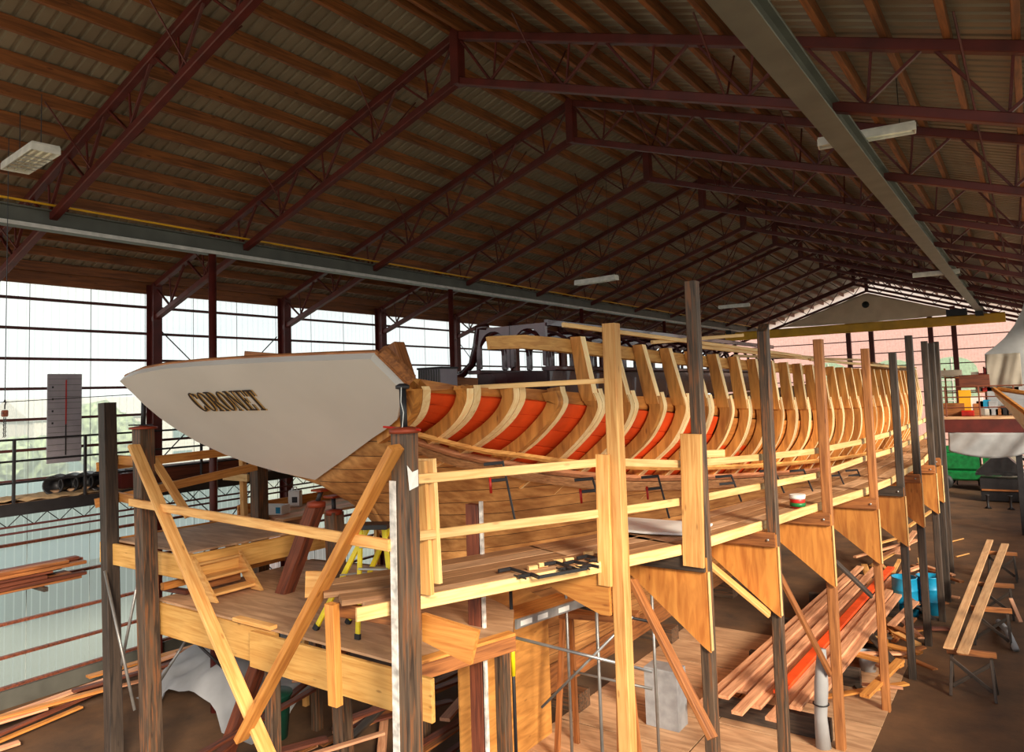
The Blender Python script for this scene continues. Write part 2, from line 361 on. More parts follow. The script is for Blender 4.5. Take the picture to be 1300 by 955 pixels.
# wall mullions (thin vertical members behind the lower wall)
for i in range(26):
    y = 5.4+i*1.22
    o = tube('sheet_joint_strip', [(XL-.17, y, .36), (XL-.19, y, 8.5)], .007, M['joint'], seg=5)
    tag(o, f'thin vertical joint strip on the left wall sheeting, {ORD[i]} from the camera', 'joint strip', 'left wall joint strips')
# bracing rods in the wall
for i, (a, b) in enumerate([((XL+.05, Y0+.2, 7.6), (XL+.05, Y0+S-.2, 4.6)), ((XL+.05, Y0+S-.2, 7.6), (XL+.05, Y0+.2, 4.6)), ((XL+.05, Y0+.2, 4.4), (XL+.05, Y0+S-.2, 1.2)), ((XL+.05, Y0+S-.2, 4.4), (XL+.05, Y0+.2, 1.2)), ((XL+.05, Y0+3*S+.2, 7.8), (XL+.05, Y0+4*S-.2, 5.0))]):
    tag(tube('bracing_rod', [a, b], .014, M['iron'], seg=6), ['upper bracing rod sloping down away from the column behind the transom', 'upper bracing rod sloping down toward the column behind the transom', 'lower bracing rod sloping away behind the left staging', 'lower bracing rod rising away behind the left staging', 'bracing rod left of the maroon deckhouse'][i], 'rod', 'wall bracing rods')

# crane rails
def rail(x, lab, post=True):
    r = root('crane_rail', lab, 'crane rail', (x, 20, 8.8), 'overhead crane rails')
    y0, y1 = YS+.2, 46
    beam('web', (x, y0, 8.965), (x, y1, 8.965), .05, .29, M['craneg'], r)
    beam('bottom_flange', (x, y0, 8.81), (x, y1, 8.81), .28, .025, M['craneg'], r)
    beam('top_flange', (x, y0, 9.12), (x, y1, 9.12), .2, .03, M['craneg'], r)
    for k in range(-1, 10):
        yy = Y0+k*S; beam('hanger', (x, yy, 9.12), (x, yy, zb(x)+.05), .12, .1, M['steel'], r)
    return r
rl = rail(-13.1, 'long grey overhead crane rail over the white transom on the left')
beam('cable_conduit', (-12.98, YS+.3, 9.2), (-12.98, 46, 9.2), .035, .035, M['yellow'], rl)
beam('pale_lower_edge', (-12.945, YS+.3, 8.815), (-12.945, 46, 8.815), .012, .065, M['flange'], rl)
rr = rail(-1.7, 'long grey overhead crane rail running from top centre to the yellow crane')
# bridge crane
bc = root('bridge_crane', 'yellow bridge crane girder spanning the far end of the shed', 'crane', (-7, 39.6, 8.3))
beam('girder', (-13.5, 39.6, 8.5), (-.75, 39.6, 8.5), .4, .44, M['yellow'], bc, ch=.05)
for x in (-13.1, -1.7):
    box('end_carriage', (x, 39.6, 8.72), (.3, 1.6, .22), M['iron'], bc)
    for e in (-.6, .6): lathe('wheel', [(.001, -.05), (.12, -.05), (.12, .05), (.001, .05)], (x, 39.6+e, 8.8), M['iron'], bc, 14, (0, math.pi/2, 0))
box('hoist_trolley', (-2.6, 39.5, 8.85), (.8, .7, .3), M['iron'], bc)

# gable canvas
def canvas():
    vs = []; fs = []; y = Y0+10*S-.25; nx, nz = 48, 8; x0, x1 = -13.2, -1.7
    for i in range(nx+1):
        x = x0+(x1-x0)*i/nx; top = zb(x)-.12; bot = min(9.28-.12*math.sin((x-x0)/(x1-x0)*math.pi), top-.02)
        for j in range(nz+1):
            f = j/nz; vs.append((x, y-.12*math.sin(x*2.3+f*4)*f-.07*math.sin(x*6+f*2), top+(bot-top)*f))
    for i in range(nx):
        for j in range(nz):
            a = i*(nz+1)+j; fs.append((a, a+1, a+nz+2, a+nz+1))
    o = mob('gable_canvas', vs, fs, M['canvas'], smooth=True); tag(o, 'grey triangular canvas sheet hung in the far gable, with a dark torn hole', 'canvas')
    m = o.modifiers.new('thick', 'SOLIDIFY'); m.thickness = .01
    h = lathe('torn_hole', [(.001, 0), (.14, 0), (.2, .02), (.001, .03)], (-7.35, y-.2, 10.15), M['blk'], o, 9, (math.pi/2, 0, 0))
canvas()

# light fixtures
def fixture(c, d, lab, n=2, w=.32, L=1.25):
    c = V(c); d = V(d).normalized(); t = root('light_fixture', lab, 'light fixture', c, 'hanging fluorescent fixtures')
    side = d.cross(V((0, 0, 1))).normalized()
    hs_ = beam('housing', c-d*L/2+V((0, 0, .06)), c+d*L/2+V((0, 0, .06)), w, .05, M['lampw'], t)
    for s in (-1, 1): beam('side_reflector', c-d*L/2+side*s*w/2+V((0, 0, .01)), c+d*L/2+side*s*w/2+V((0, 0, .01)), .02, .1, M['lampw'], t)
    for e in (-1, 1): beam('end_cap', c+d*e*L/2-side*w/2+V((0, 0, .01)), c+d*e*L/2+side*w/2+V((0, 0, .01)), .02, .1, M['lampw'], t)
    for i in range(n): 
        o = side*((i+.5)/n-.5)*w*.8
        tube('lamp_tube', [c-d*(L/2-.04)+o, c+d*(L/2-.04)+o], .018, M['tube'], hs_, 8)
    for e in (-1, 1): tube('hanger_wire', [c+d*e*L*.35+V((0, 0, .08)), c+d*e*L*.35+V((0, 0, zt(c.x)+.1-c.z))], .006, M['iron'], t, 4)
    return t
_a = onz(38, 203, 9.5); _d = onz(40, 188, 9.5)-onz(2, 214, 9.5)
fx = fixture(_a, _d, 'rectangular white caged light fixture hanging at the upper left', 3, .36, _d.length)
for i in range(5):
    c = V(_a)-V((0, 0, .05)); d = _d.normalized(); s = V((d.y, -d.x, 0))*.6
    beam('wire_guard', c+d*(i-2)*.17-s*.3, c+d*(i-2)*.17+s*.3, .012, .012, M['alu'], fx)
_p, _q = onz(1043, 184, 9.2), onz(1158, 164, 9.2)
fixture((_p+_q)/2, _q-_p, 'white fluorescent fixture behind the right crane rail', 2, .2, 1.2)
fixture((-8.87, 16.4, 8.62), (.7, -.05, 0), 'small white fluorescent fixture below the fourth truss near the centre', 2, .2, 1.2)
fixture((-9.5, 29, 9.0), (1, .1, 0), 'thin white fluorescent fixture far back on the left above the hull', 2, .2, 1.2)
fixture((-2.1, 25, 8.95), (1, .1, 0), 'thin white fluorescent fixture far back right of the crane rail', 2, .2, 1.2)

# ------------------------------------------------------------------ the hull
def tp(x, y):   # transom plane y = 11.5 - z
    d = ray(x, y); t = (11.5-CAMZ)/(d.y+d.z); return V((0, 0, CAMZ))+d*t
RT = [tp(*q) for q in [(470, 456), (508, 494), (508, 510), (506, 525), (497, 538), (470, 559), (437, 583), (400, 609.5)]]
LTp = [tp(*q) for q in [(205, 469), (152, 484), (160, 492), (175, 506), (202, 530), (250, 561), (320, 590), (400, 609.5)]]
ST = [
 (7.3, [(-5.1, 6.6), (-5.05, 5.91), (-5.07, 5.73), (-5.3, 5.46), (-5.74, 5.19), (-6.5, 4.87), (-7.4, 4.58), (-8.1, 4.4)]),
 (8.05, [(-5.02, 6.6), (-4.93, 5.86), (-4.9, 5.67), (-5.13, 5.39), (-5.57, 5.06), (-6.35, 4.68), (-7.3, 4.32), (-8.07, 4.12)]),
 (8.7, [(-4.95, 6.59), (-4.8, 5.82), (-4.75, 5.62), (-4.94, 5.33), (-5.4, 4.93), (-6.2, 4.4), (-7.2, 3.5), (-7.9, 2.2)]),
 (10.96, [(-4.64, 6.48), (-4.44, 5.7), (-4.43, 5.45), (-4.67, 5.01), (-5.1, 4.62), (-5.9, 3.9), (-7.0, 2.5), (-7.65, .9)]),
 (14.7, [(-4.1, 6.31), (-4.02, 5.54), (-4.0, 5.2), (-4.12, 4.75), (-4.45, 4.3), (-5.2, 3.5), (-6.4, 1.9), (-7.55, .8)]),
 (20, [(-3.63, 6.19), (-3.55, 5.42), (-3.5, 5.0), (-3.58, 4.5), (-3.9, 4.0), (-4.6, 3.0), (-6.0, 1.5), (-7.5, .75)]),
 (26, [(-3.33, 6.14), (-3.25, 5.38), (-3.2, 4.9), (-3.28, 4.4), (-3.6, 3.8), (-4.3, 2.8), (-5.9, 1.4), (-7.45, .75)]),
 (32, [(-3.56, 6.2), (-3.5, 5.45), (-3.47, 4.9), (-3.6, 4.3), (-3.95, 3.7), (-4.8, 2.7), (-6.2, 1.4), (-7.4, .75)]),
 (38, [(-4.8, 6.45), (-4.8, 5.7), (-4.85, 5), (-5.05, 4.4), (-5.4, 3.7), (-6.1, 2.6), (-6.8, 1.6), (-7.4, .8)]),
 (44.5, [(-7.15, 6.9), (-7.2, 6.1), (-7.22, 5.4), (-7.24, 4.7), (-7.25, 4), (-7.3, 2.8), (-7.33, 1.9), (-7.35, 1.0)])]
NC = 8
def cr(p0, p1, p2, p3, t, k0=None):
    return .5*((2*p1)+(p2-p0)*t+(2*p0-5*p1+4*p2-p3)*t*t+(3*p1-p0-3*p2+p3)*t*t*t)
def station(y):
    ys = [s[0] for s in ST]
    y = max(ys[0], min(ys[-1], y))
    i = max(j for j in range(len(ys)-1) if ys[j] <= y+1e-9)
    t = (y-ys[i])/(ys[i+1]-ys[i]); g = lambda j: ST[max(0, min(len(ST)-1, j))][1]
    out = []
    for k in range(NC):
        h = ys[i+1]-ys[i]
        def tan(a):   # finite difference tangents, uneven spacing
            a0, a1 = max(0, a-1), min(len(ST)-1, a+1)
            return [(ST[a1][1][k][c]-ST[a0][1][k][c])/(ys[a1]-ys[a0]) for c in (0, 1)]
        m0, m1 = tan(i), tan(i+1); v = []
        for c in (0, 1):
            p0, p1 = g(i)[k][c], g(i+1)[k][c]
            v.append((2*t**3-3*t*t+1)*p0+(t**3-2*t*t+t)*h*m0[c]+(-2*t**3+3*t*t)*p1+(t**3-t*t)*h*m1[c])
        out.append(V((v[0], y, v[1])))
    return out
def along(pts, t):
    n = len(pts); t = max(0, min(n-1, t)); i = min(int(t), n-2); f = t-i
    if i == 0: return pts[0].lerp(pts[1], f)
    g = lambda j: pts[max(1, min(n-1, j))]
    return cr(g(i-1), g(i), g(i+1), g(i+2), f)
def sect(y, t):
    if y < 7.3:
        a = along(RT, t); b = along(station(7.3), t); f = (y-5.5)/1.8; return a.lerp(b, max(0, f))
    return along(station(y), t)
def inward(y, t):
    a, b = sect(y, max(t-.05, 0)), sect(y, min(t+.05, 7)); d = (b-a); d.y = 0; d.normalize()
    n = V((-abs(d.z) if 1 else 0, 0, 0)); n = V((d.z, 0, -d.x)); 
    if n.x > 0: n = -n
    return n.normalized()
def xc(y): return -8.2+.8*min(1, (y-5.5)/25)
hull = root('schooner_hull', 'large wooden schooner hull under restoration with white transom and bare curved ribs', 'boat', (-7.6, 20, .75))
# transom
def transom():
    o = [tp(*q) for q in [(470, 456), (508, 494), (508.5, 505), (507.5, 515), (504, 533), (490, 545), (472, 557), (437, 583), (400, 609.5), (355, 600), (320, 590), (285, 577), (250, 561), (225, 546), (202, 530), (183, 514), (170, 501), (158, 490), (152, 484), (160, 479.5), (175, 474.5), (205, 469), (250, 465), (300, 462.2), (350, 460), (410, 457.8)]]
    n = len(o); back = V((0, .07, .07)); vs = o+[p+back for p in o]
    fs = [tuple(range(n)), tuple(range(2*n-1, n-1, -1))]+[(i, (i+1) % n, n+(i+1) % n, n+i) for i in range(n)]
    ob = mob('transom', vs, fs, M['white'], hull)
    # timber capping along the top edge
    top = [tp(*q) for q in [(508, 494), (490, 475), (470, 456), (410, 457.8), (350, 460), (300, 462.2), (250, 465), (205, 469), (175, 474.5), (152, 484)]]
    tube('transom_capping', [p+V((0, .09, .07)) for p in top], .03, M['brown'], hull, 6)
    tube('transom_corner_edge', [tp(*q)+V((0.02, .14, .09)) for q in [(508, 494), (490, 475), (470, 456)]], .075, M['brown'], hull, 6)
transom()
# carved lettering on the transom
def letters():
    p0, p1 = tp(258, 521.5), tp(341, 519.5); u = (p1-p0).normalized(); v = V((0, -1, 1)).normalized(); u = (u-v*u.dot(v)).normalized()
    W = (p1-p0).length; nrm = V((0, -1, -1)).normalized(); H = (tp(293, 504)-tp(293, 521)).length
    Hh = H; polys = []
    def arc(cx, cy, ro, ri, sx, a0, a1, n=16):
        out = []
        for i in range(n):
            t0 = math.radians(a0+(a1-a0)*i/n); t1 = math.radians(a0+(a1-a0)*(i+1)/n)
            th = lambda t: ri+(ro-ri)*(1-abs(math.cos(t))**1.3)
            P = lambda t, r, s: (cx+math.cos(t)*r*s, cy+math.sin(t)*r)
            q = lambda t, k: (cx+math.cos(t)*(ro*sx-(.0 if k else .17*abs(math.cos(t))+.045)), cy+math.sin(t)*(ro-(0 if k else .05)))
            out.append([q(t0, 1), q(t1, 1), q(t1, 0), q(t0, 0)])
        return out
    bx = lambda x0, y0, x1, y1: [(x0, y0), (x1, y0), (x1, y1), (x0, y1)]
    def C(): return arc(.4, .5, .5, .4, .8, 40, 320)+[bx(.68, .68, .76, .95), bx(.68, .05, .76, .3)], .8
    def O(): return arc(.42, .5, .5, .4, .84, 0, 360, 22), .84
    def Rr(): return [bx(.1, 0, .26, 1), bx(0, 0, .36, .05), bx(0, .95, .3, 1), bx(.26, .95, .45, 1), bx(.26, .48, .45, .53)]+arc(.42, .74, .26, .2, 1.1, -90, 90, 8)+[[(.36, .5), (.52, .5), (.86, .04), (.68, .04)], bx(.64, 0, .92, .05)], .86
    def Nn(): return [bx(.1, 0, .16, 1), bx(0, 0, .26, .05), bx(0, .95, .24, 1), [(.1, 1), (.28, 1), (.8, 0), (.7, 0)], bx(.74, 0, .8, 1), bx(.62, .95, .92, 1)], .92
    def E_(): return [bx(.1, 0, .26, 1), bx(0, 0, .7, .06), bx(0, .94, .68, 1), bx(.26, .48, .5, .53), bx(.46, .38, .51, .63), bx(.62, .7, .68, .94), bx(.64, .06, .7, .3)], .74
    def Tt(): return [bx(.3, 0, .46, 1), bx(.18, 0, .58, .05), bx(0, .94, .76, 1), bx(0, .7, .06, .94), bx(.7, .7, .76, .94)], .76
    seq = [C(), O(), Rr(), O(), Nn(), E_(), Tt()]; tot = sum(w for _, w in seq)+.12*6; sc_ = W/tot; x = 0
    lt = root('name_lettering', None, None, (p0.x, p0.y, p0.z)); lt.parent = hull; lt.location = p0-hull.location
    def build(nm, off, lift, mat):
        xx = 0
        for (ps, w), ch in zip(seq, 'CORONET'):
            vs = []; fs = []
            for poly in ps:
                b = len(vs); m = len(poly)
                for e in (0, .008):
                    for a, c in poly: vs.append(u*((a+xx)*sc_+off[0])+v*(c*Hh+off[1])+nrm*(lift+e))
                fs += [tuple(range(b, b+m)), tuple(range(b+2*m-1, b+m-1, -1))]+[(b+i, b+(i+1) % m, b+m+(i+1) % m, b+m+i) for i in range(m)]
            o = mob(nm, vs, fs, mat, None, loc=(0, 0, 0)); o.parent = lt
            xx += w+.12
    build('gilded_edge', (.014, -.012), .002, M['gold']); build('letter', (0, 0), .012, M['blackp'])
    if 'label' in lt: del lt['label']
    lt['label'] = 'dark gold-edged serif letters reading CORONET'
letters()
# outer planking (starboard below the open frames, port to the deck)
def skin():
    vs = []; fs = []; ys = [5.6+.35*i for i in range(3)]+[6.6+.55*i for i in range(69)]; ys = [y for y in ys if y <= 44.5]; ts = [4.32+2.68*i/16 for i in range(17)]; m = len(ts)
    rows = [[along(RT, t)+V((0, .06, .05)) for t in ts]]+[[sect(y, t) for t in ts] for y in ys if y >= 5.9]
    off = .05
    for r in rows:
        for p in r: vs.append(p)
    n = len(rows)
    for i in range(n-1):
        for j in range(m-1):
            a = i*m+j; fs.append((a, a+1, a+m+1, a+m))
    o = mob('planking', vs, fs, M['hull_planks'], hull, smooth=True)
    md = o.modifiers.new('thick', 'SOLIDIFY'); md.thickness = .05; md.offset = 0
    # port side, full height
    vs = []; fs = []; ts = [1+6*i/20 for i in range(21)]; m = len(ts)
    rows = [[along(LTp, t)+V((0, .06, .05)) for t in ts]]+[[V((2*sect(y, 7).x-.02-sect(y, t).x, y, sect(y, t).z)) for t in ts] for y in ys if y >= 7.3]
    for r in rows: vs += r
    for i in range(len(rows)-1):
        for j in range(m-1):
            a = i*m+j; fs.append((a, a+1, a+m+1, a+m))
    o = mob('port_planking', vs, fs, M['hull_planks'], hull, smooth=True); md = o.modifiers.new('thick', 'SOLIDIFY'); md.thickness = .05; md.offset = 0
def hullplanks():
    m, nt, b = newmat('hull_plank_courses'); L = nt.links; N = nt.nodes.new
    tc = N('ShaderNodeTexCoord'); sp = N('ShaderNodeSeparateXYZ'); L.new(tc.outputs['Object'], sp.inputs[0])
    mp = N('ShaderNodeMapping'); mp.inputs['Scale'].default_value = (7, .8, 9); L.new(tc.outputs['Object'], mp.inputs['Vector'])
    n = N('ShaderNodeTexNoise'); n.inputs['Scale'].default_value = 1.2; n.inputs['Detail'].default_value = 6; L.new(mp.outputs[0], n.inputs['Vector'])
    r = N('ShaderNodeValToRGB'); r.color_ramp.elements[0].position = .3; r.color_ramp.elements[0].color = srgb((164, 106, 56)); r.color_ramp.elements[1].position = .68; r.color_ramp.elements[1].color = srgb((220, 162, 98)); L.new(n.outputs['Fac'], r.inputs['Fac'])
    z = N('ShaderNodeMath'); z.operation = 'MULTIPLY_ADD'; L.new(sp.outputs['Y'], z.inputs[0]); z.inputs[1].default_value = .012; L.new(sp.outputs['Z'], z.inputs[2])
    a = N('ShaderNodeMath'); a.operation = 'MULTIPLY'; a.inputs[1].default_value = 1/.2; L.new(z.outputs[0], a.inputs[0]); fl = N('ShaderNodeMath'); fl.operation = 'FLOOR'; L.new(a.outputs[0], fl.inputs[0])
    fr = N('ShaderNodeMath'); fr.operation = 'FRACT'; L.new(a.outputs[0], fr.inputs[0]); lt = N('ShaderNodeMath'); lt.operation = 'GREATER_THAN'; lt.inputs[1].default_value = .05; L.new(fr.outputs[0], lt.inputs[0])
    wn = N('ShaderNodeTexWhiteNoise'); wn.noise_dimensions = '1D'; L.new(fl.outputs[0], wn.inputs['W'])
    hs = N('ShaderNodeHueSaturation'); L.new(r.outputs['Color'], hs.inputs['Color']); ma = N('ShaderNodeMath'); ma.operation = 'MULTIPLY_ADD'; L.new(wn.outputs['Value'], ma.inputs[0]); ma.inputs[1].default_value = .35; ma.inputs[2].default_value = .75; L.new(ma.outputs[0], hs.inputs['Value'])
    mx = N('ShaderNodeMix'); mx.data_type = 'RGBA'; L.new(lt.outputs[0], mx.inputs[0]); mx.inputs[6].default_value = srgb((66, 40, 22)); L.new(hs.outputs['Color'], mx.inputs[7]); L.new(mx.outputs[2], b.inputs['Base Color']); b.inputs['Roughness'].default_value = .6; return m
M['hull_planks'] = hullplanks()
skin()
# ribs and bulwark stanchions
RY = []
y = 5.8
while y < 44: RY.append(y); y += .745
def rib(y, i):
    ts = [1+(3.9-1)*j/14 for j in range(15)]; w = .13 if y < 13 else .105
    for part, (ya, yb, t0) in enumerate(((y-w, y-.004, 1.0), (y+.004, y+w, .93))):
        vs = []; fs = []; fm = []; tt = [t0+(4.85-t0)*j/20 for j in range(21)]
        for t in tt:
            for yy in (ya, yb):
                p = sect(y, t).copy(); n = inward(y, t); dep = .2-.05*min(1, max(0, (t-1)/1.5)); dy = p.y-y
                q = p+n*dep; vs.append(V((p.x, yy+dy, p.z))); vs.append(V((q.x, yy+dy, q.z)))
        m = len(tt)
        for j in range(m-1):
            a = j*4; c = a+4
            fs += [(a, a+2, c+2, c), (a+1, c+1, c+3, a+3), (a, c, c+1, a+1), (a+2, a+3, c+3, c+2)]; fm += [0, 1, 1, 1]
        fs += [(0, 1, 3, 2), (4*m-4, 4*m-2, 4*m-1, 4*m-3)]; fm += [0, 1]
        c0 = V(vs[0])
        mob('rib' if part == 0 else 'rib_doubling', [v-c0 for v in vs], fs, None, hull, loc=c0, mats=[M['rib_out'] if (part or i % 3) else M['rib_side'], M['rib_side']], fm=fm)
def stanchion(y):
    P = [sect(y, t) for t in (0, .5, 1, 1.6)]; vs = []; fs = []; fm = []
    for p, d in zip(P, (.16, .19, .21, .2)):
        for yy in (y-.14, y-.006):
            vs.append(V((p.x-.012, yy, p.z))); vs.append(V((p.x-d-.012, yy, p.z)))
    for j in range(3):
        a = j*4; c = a+4; fs += [(a, a+2, c+2, c), (a+1, c+1, c+3, a+3), (a, c, c+1, a+1), (a+2, a+3, c+3, c+2)]; fm += [0, 1, 1, 1]
    fs += [(0, 1, 3, 2), (12, 14, 15, 13)]; fm += [0, 0]; c0 = V(vs[0])
    mob('bulwark_stanchion', [v-c0 for v in vs], fs, None, hull, loc=c0, mats=[M['rib_out'], M['rib_side']], fm=fm)
for i, y in enumerate(RY):
    rib(y, i)
    if i >= 4: stanchion(y)
# strips following the hull
def strip(name, ya, yb, t0, t1, inn, th, mat, step=.6, nt=3, parent=None, flat=False):
    ys = []; y = ya
    while y < yb-.05: ys.append(y); y += step
    ys.append(yb); vs = []; fs = []
    k = nt+1
    for y in ys:
        for j in range(k):
            t = t0+(t1-t0)*j/nt; p = sect(y, t).copy(); n = inward(y, t); vs.append(p+n*inn); vs.append(p+n*(inn+th))
    m = 2*k
    for i in range(len(ys)-1):
        b = i*m; c = b+m
        for j in range(nt):
            fs += [(b+2*j, b+2*j+2, c+2*j+2, c+2*j), (b+2*j+1, c+2*j+1, c+2*j+3, b+2*j+3)]
        fs += [(b, c, c+1, b+1), (b+m-2, b+m-1, c+m-1, c+m-2)]
    fs += [tuple([2*j for j in range(k)]+[2*j+1 for j in range(k-1, -1, -1)]), tuple(len(vs)-m+q for q in ([2*j+1 for j in range(k)]+[2*j for j in range(k-1, -1, -1)]))]
    c0 = V(vs[0]); return mob(name, [v-c0 for v in vs], fs, mat, parent or hull, loc=c0)
strip('deck_clamp', 5.7, 43.5, .95, 2.15, .2, .1, M['clamp'])
strip('ceiling_plank', 5.8, 12.4, 2.2, 2.9, .17, .05, M['redlead'])
strip('ceiling_plank', 5.8, 12.6, 2.93, 3.45, .17, .05, M['redlead'])
strip('ceiling_plank', 6.0, 14.5, 3.48, 4.0, .17, .05, M['redlead'])
strip('ceiling_plank', 6.2, 18.5, 4.04, 4.6, .17, .05, M['redlead'])
strip('inner_planking', 12.6, 43.5, 2.2, 4.0, .17, .05, M['clamp'], nt=6)
strip('inner_planking', 18.6, 43.5, 4.04, 4.9, .17, .05, M['clamp'], nt=4)
strip('inner_planking', 5.9, 43.5, 4.62, 5.1, .2, .03, M['brown'], nt=4)
strip('ribband', 5.62, 41, 3.97, 4.05, -.07, 0.05, M['pine_y'], nt=1)
strip('ribband', 5.75, 36, 4.28, 4.36, -.07, .06, M['cedar_y'], nt=1)
strip('top_plank', 6.2, 42, 4.42, 4.62, -.06, .05, M['deckply_y'], nt=2)
strip('rail_board', 7.1, 43, .0, .24, .17, .06, M['pine_y'], nt=1)
# deck and deck edge
def deck():
    vs = []; fs = []; ys = [6.2+.6*i for i in range(64)]; ys = [y for y in ys if y < 44.3]
    for y in ys:
        p = sect(y, 1.04); e = p.x-.36; c = xc(y)
        for f in (0, .25, .5, .75, 1):
            x = e+(2*c-2*e)*f*1; vs.append((x, y, p.z-.1+.1*math.sin(math.pi*f)))
        for f in (0, .25, .5, .75, 1):
            x = e+(2*c-2*e)*f*1; vs.append((x, y, p.z-.17+.1*math.sin(math.pi*f)))
    for i in range(len(ys)-1):
        for j in range(4):
            a = i*10+j; fs += [(a, a+1, a+11, a+10), (a+5, a+15, a+16, a+6)]
    mob('deck', vs, fs, M['brown'], hull, smooth=True)
deck()
beam('keel', (-7.75, 10.5, .6), (-7.38, 44, .6), .4, .5, M['brown'], hull)
beam('sternpost', (-7.8, 10.3, .4), (-8.0, 8.9, 3.0), .3, .4, M['brown'], hull)
for i in range(8):
    b = box('keel_block', (-7.6, 12+i*4.2, .17), (1.0, .4, .34), M['grey'])
    tag(b, f'squared timber block under the keel, {ORD[i]} from the stern', 'keel block', 'keel blocks')

# deckhouse with arched window frames
def deckhouse():
    t = root('deckhouse', 'long glossy maroon deckhouse with a row of arched window frames', 'deckhouse', (-6.6, 14, 5.62))
    xa, xb, ya, yb = -5.72, -7.0, 9.0, 20.5; z0, z1, z2 = 5.7, 6.16, 6.86
    for x in (xa, xb): beam('side_coaming', (x, ya, (z0+z1)/2), (x, yb, (z0+z1)/2), .06, z1-z0, M['maroon'], t)
    for y in (ya, yb): beam('end_coaming', (xa, y, (z0+z1)/2), (xb, y, (z0+z1)/2), .06, z1-z0, M['maroon'], t)
    for x, s in ((xa, 1), (xb, -1)): beam('ledge_moulding', (x+s*.05, ya-.05, z1+.03), (x+s*.05, yb, z1+.03), .24, .06, M['maroonlite'], t, ch=.02)
    def arch(c, axis, w, h, nm, mat, gap=.06):
        """arched opening in a panel: outline minus arch"""
        n = 14; pts = []
        for i in range(n+1):
            a = math.pi*i/n; pts.append((-(w/2-gap)*math.cos(a), max(.35*h, h-gap-(w/2-gap))+(w/2-gap)*math.sin(a)))
        inner = [(-(w/2-gap), .02)]+pts+[((w/2-gap), .02)]
        outer = [(-w/2, 0)]+[(max(-w/2, min(w/2, x*1.6)), h) if 0 else (-w/2+w*i/n, h) for i, (x, z) in enumerate(pts)]+[(w/2, 0)]
        vs = []; fs = []; m = len(inner)
        for e in (-.03, .03):
            for q in (inner, outer):
                for a, b in q: vs.append(V((a, e, b)) if axis == 'x' else V((e, a, b)))
        for i in range(m-1):
            fs += [(i, i+1, m+i+1, m+i), (2*m+i, 3*m+i, 3*m+i+1, 2*m+i+1), (i, 2*m+i, 2*m+i+1, i+1), (m+i, m+i+1, 3*m+i+1, 3*m+i)]
        for q in (0, m-1): fs.append((q, m+q, 3*m+q, 2*m+q))
        return mob(nm, vs, fs, mat, t, loc=V(c))
    for j in range(2): arch((xa-.32-.64*j, ya, z1+.06), 'x', .63, z2-z1-.06, 'end_window_frame', M['maroonlite'])
    n = 16; w = (yb-ya)/n
    for i in range(n):
        for x in (xa, xb):
            if x == xa: continue
            arch((x, ya+w*(i+.5), z1+.06), 'y', w*.98, z2-z1-.1, 'window_frame', M['maroon'] if i % 2 else M['maroonlite'], .045)
    for i in range(n+1):
        y = ya+w*i; pts = [(xa, y, z1+.06)]+[(xa-(xa-xb)/2*(1-math.cos(a))*1.0, y, z1+.3+.36*math.sin(a)) for a in [math.pi*k/10 for k in range(11)]]+[(xb, y, z1+.06)]
        tube('roof_bow', pts, .028, M['maroonlite'] if i % 2 else M['maroon'], t, 6)
    beam('eave_beam', (xa, ya, z2+.0), (xa, yb, z2+.0), .07, .09, M['maroon'], t); beam('eave_beam', (xb, ya, z2), (xb, yb, z2), .07, .09, M['maroon'], t)
    # swept bracket at the after corner
    tube('corner_scroll', [(xb-.45, ya, z1-.02), (xb-.3, ya, z1+.02), (xb-.12, ya, z1+.16), (xb-.02, ya, z1+.45), (xb+.03, ya, z1+.72), (xb+.2, ya, z2+.02)], .06, M['maroon'], t, 8)
deckhouse()
# deck clutter near the transom
o = beam('leaning_block', ony(516, 474, 7.3)+V((0, 0, -.12)), ony(501, 438, 7.3), .2, .2, M['brown']); tag(o, 'square brown timber offcut leaning up behind the transom corner', 'timber')
o = beam('loose_timber', ony(312, 452, 6.4), ony(402, 459, 6.9), .1, .14, M['brown']); tag(o, 'long brown timber lying on deck behind the transom top', 'timber')
o = beam('wedge_block', ony(311, 458, 6.35), ony(325, 460, 6.4), .1, .1, M['brown']); tag(o, 'small brown block propping the timber behind the transom', 'block')
p = ony(553, 483, 7.9)
gb = root('ribbed_bin', 'grey blue ribbed metal bin on deck left of the deckhouse', 'bin', (p.x, 7.9, 5.75))
box('bin_body', (p.x, 7.95, p.z), (.42, .36, .34), M['panel'], gb)
for i in range(9): beam('bin_rib', (p.x-.19+i*.047, 7.76, p.z-.15), (p.x-.19+i*.047, 7.76, p.z+.15), .02, .016, M['craneg'], gb)
box('bin_rim', (p.x, 7.95, p.z+.17), (.45, .39, .03), M['iron'], gb)
o = beam('deck_timber', ony(560, 484, 8.3), ony(606, 486, 8.7), .12, .14, M['brown']); tag(o, 'brown timber between the ribbed bin and the deckhouse', 'timber')
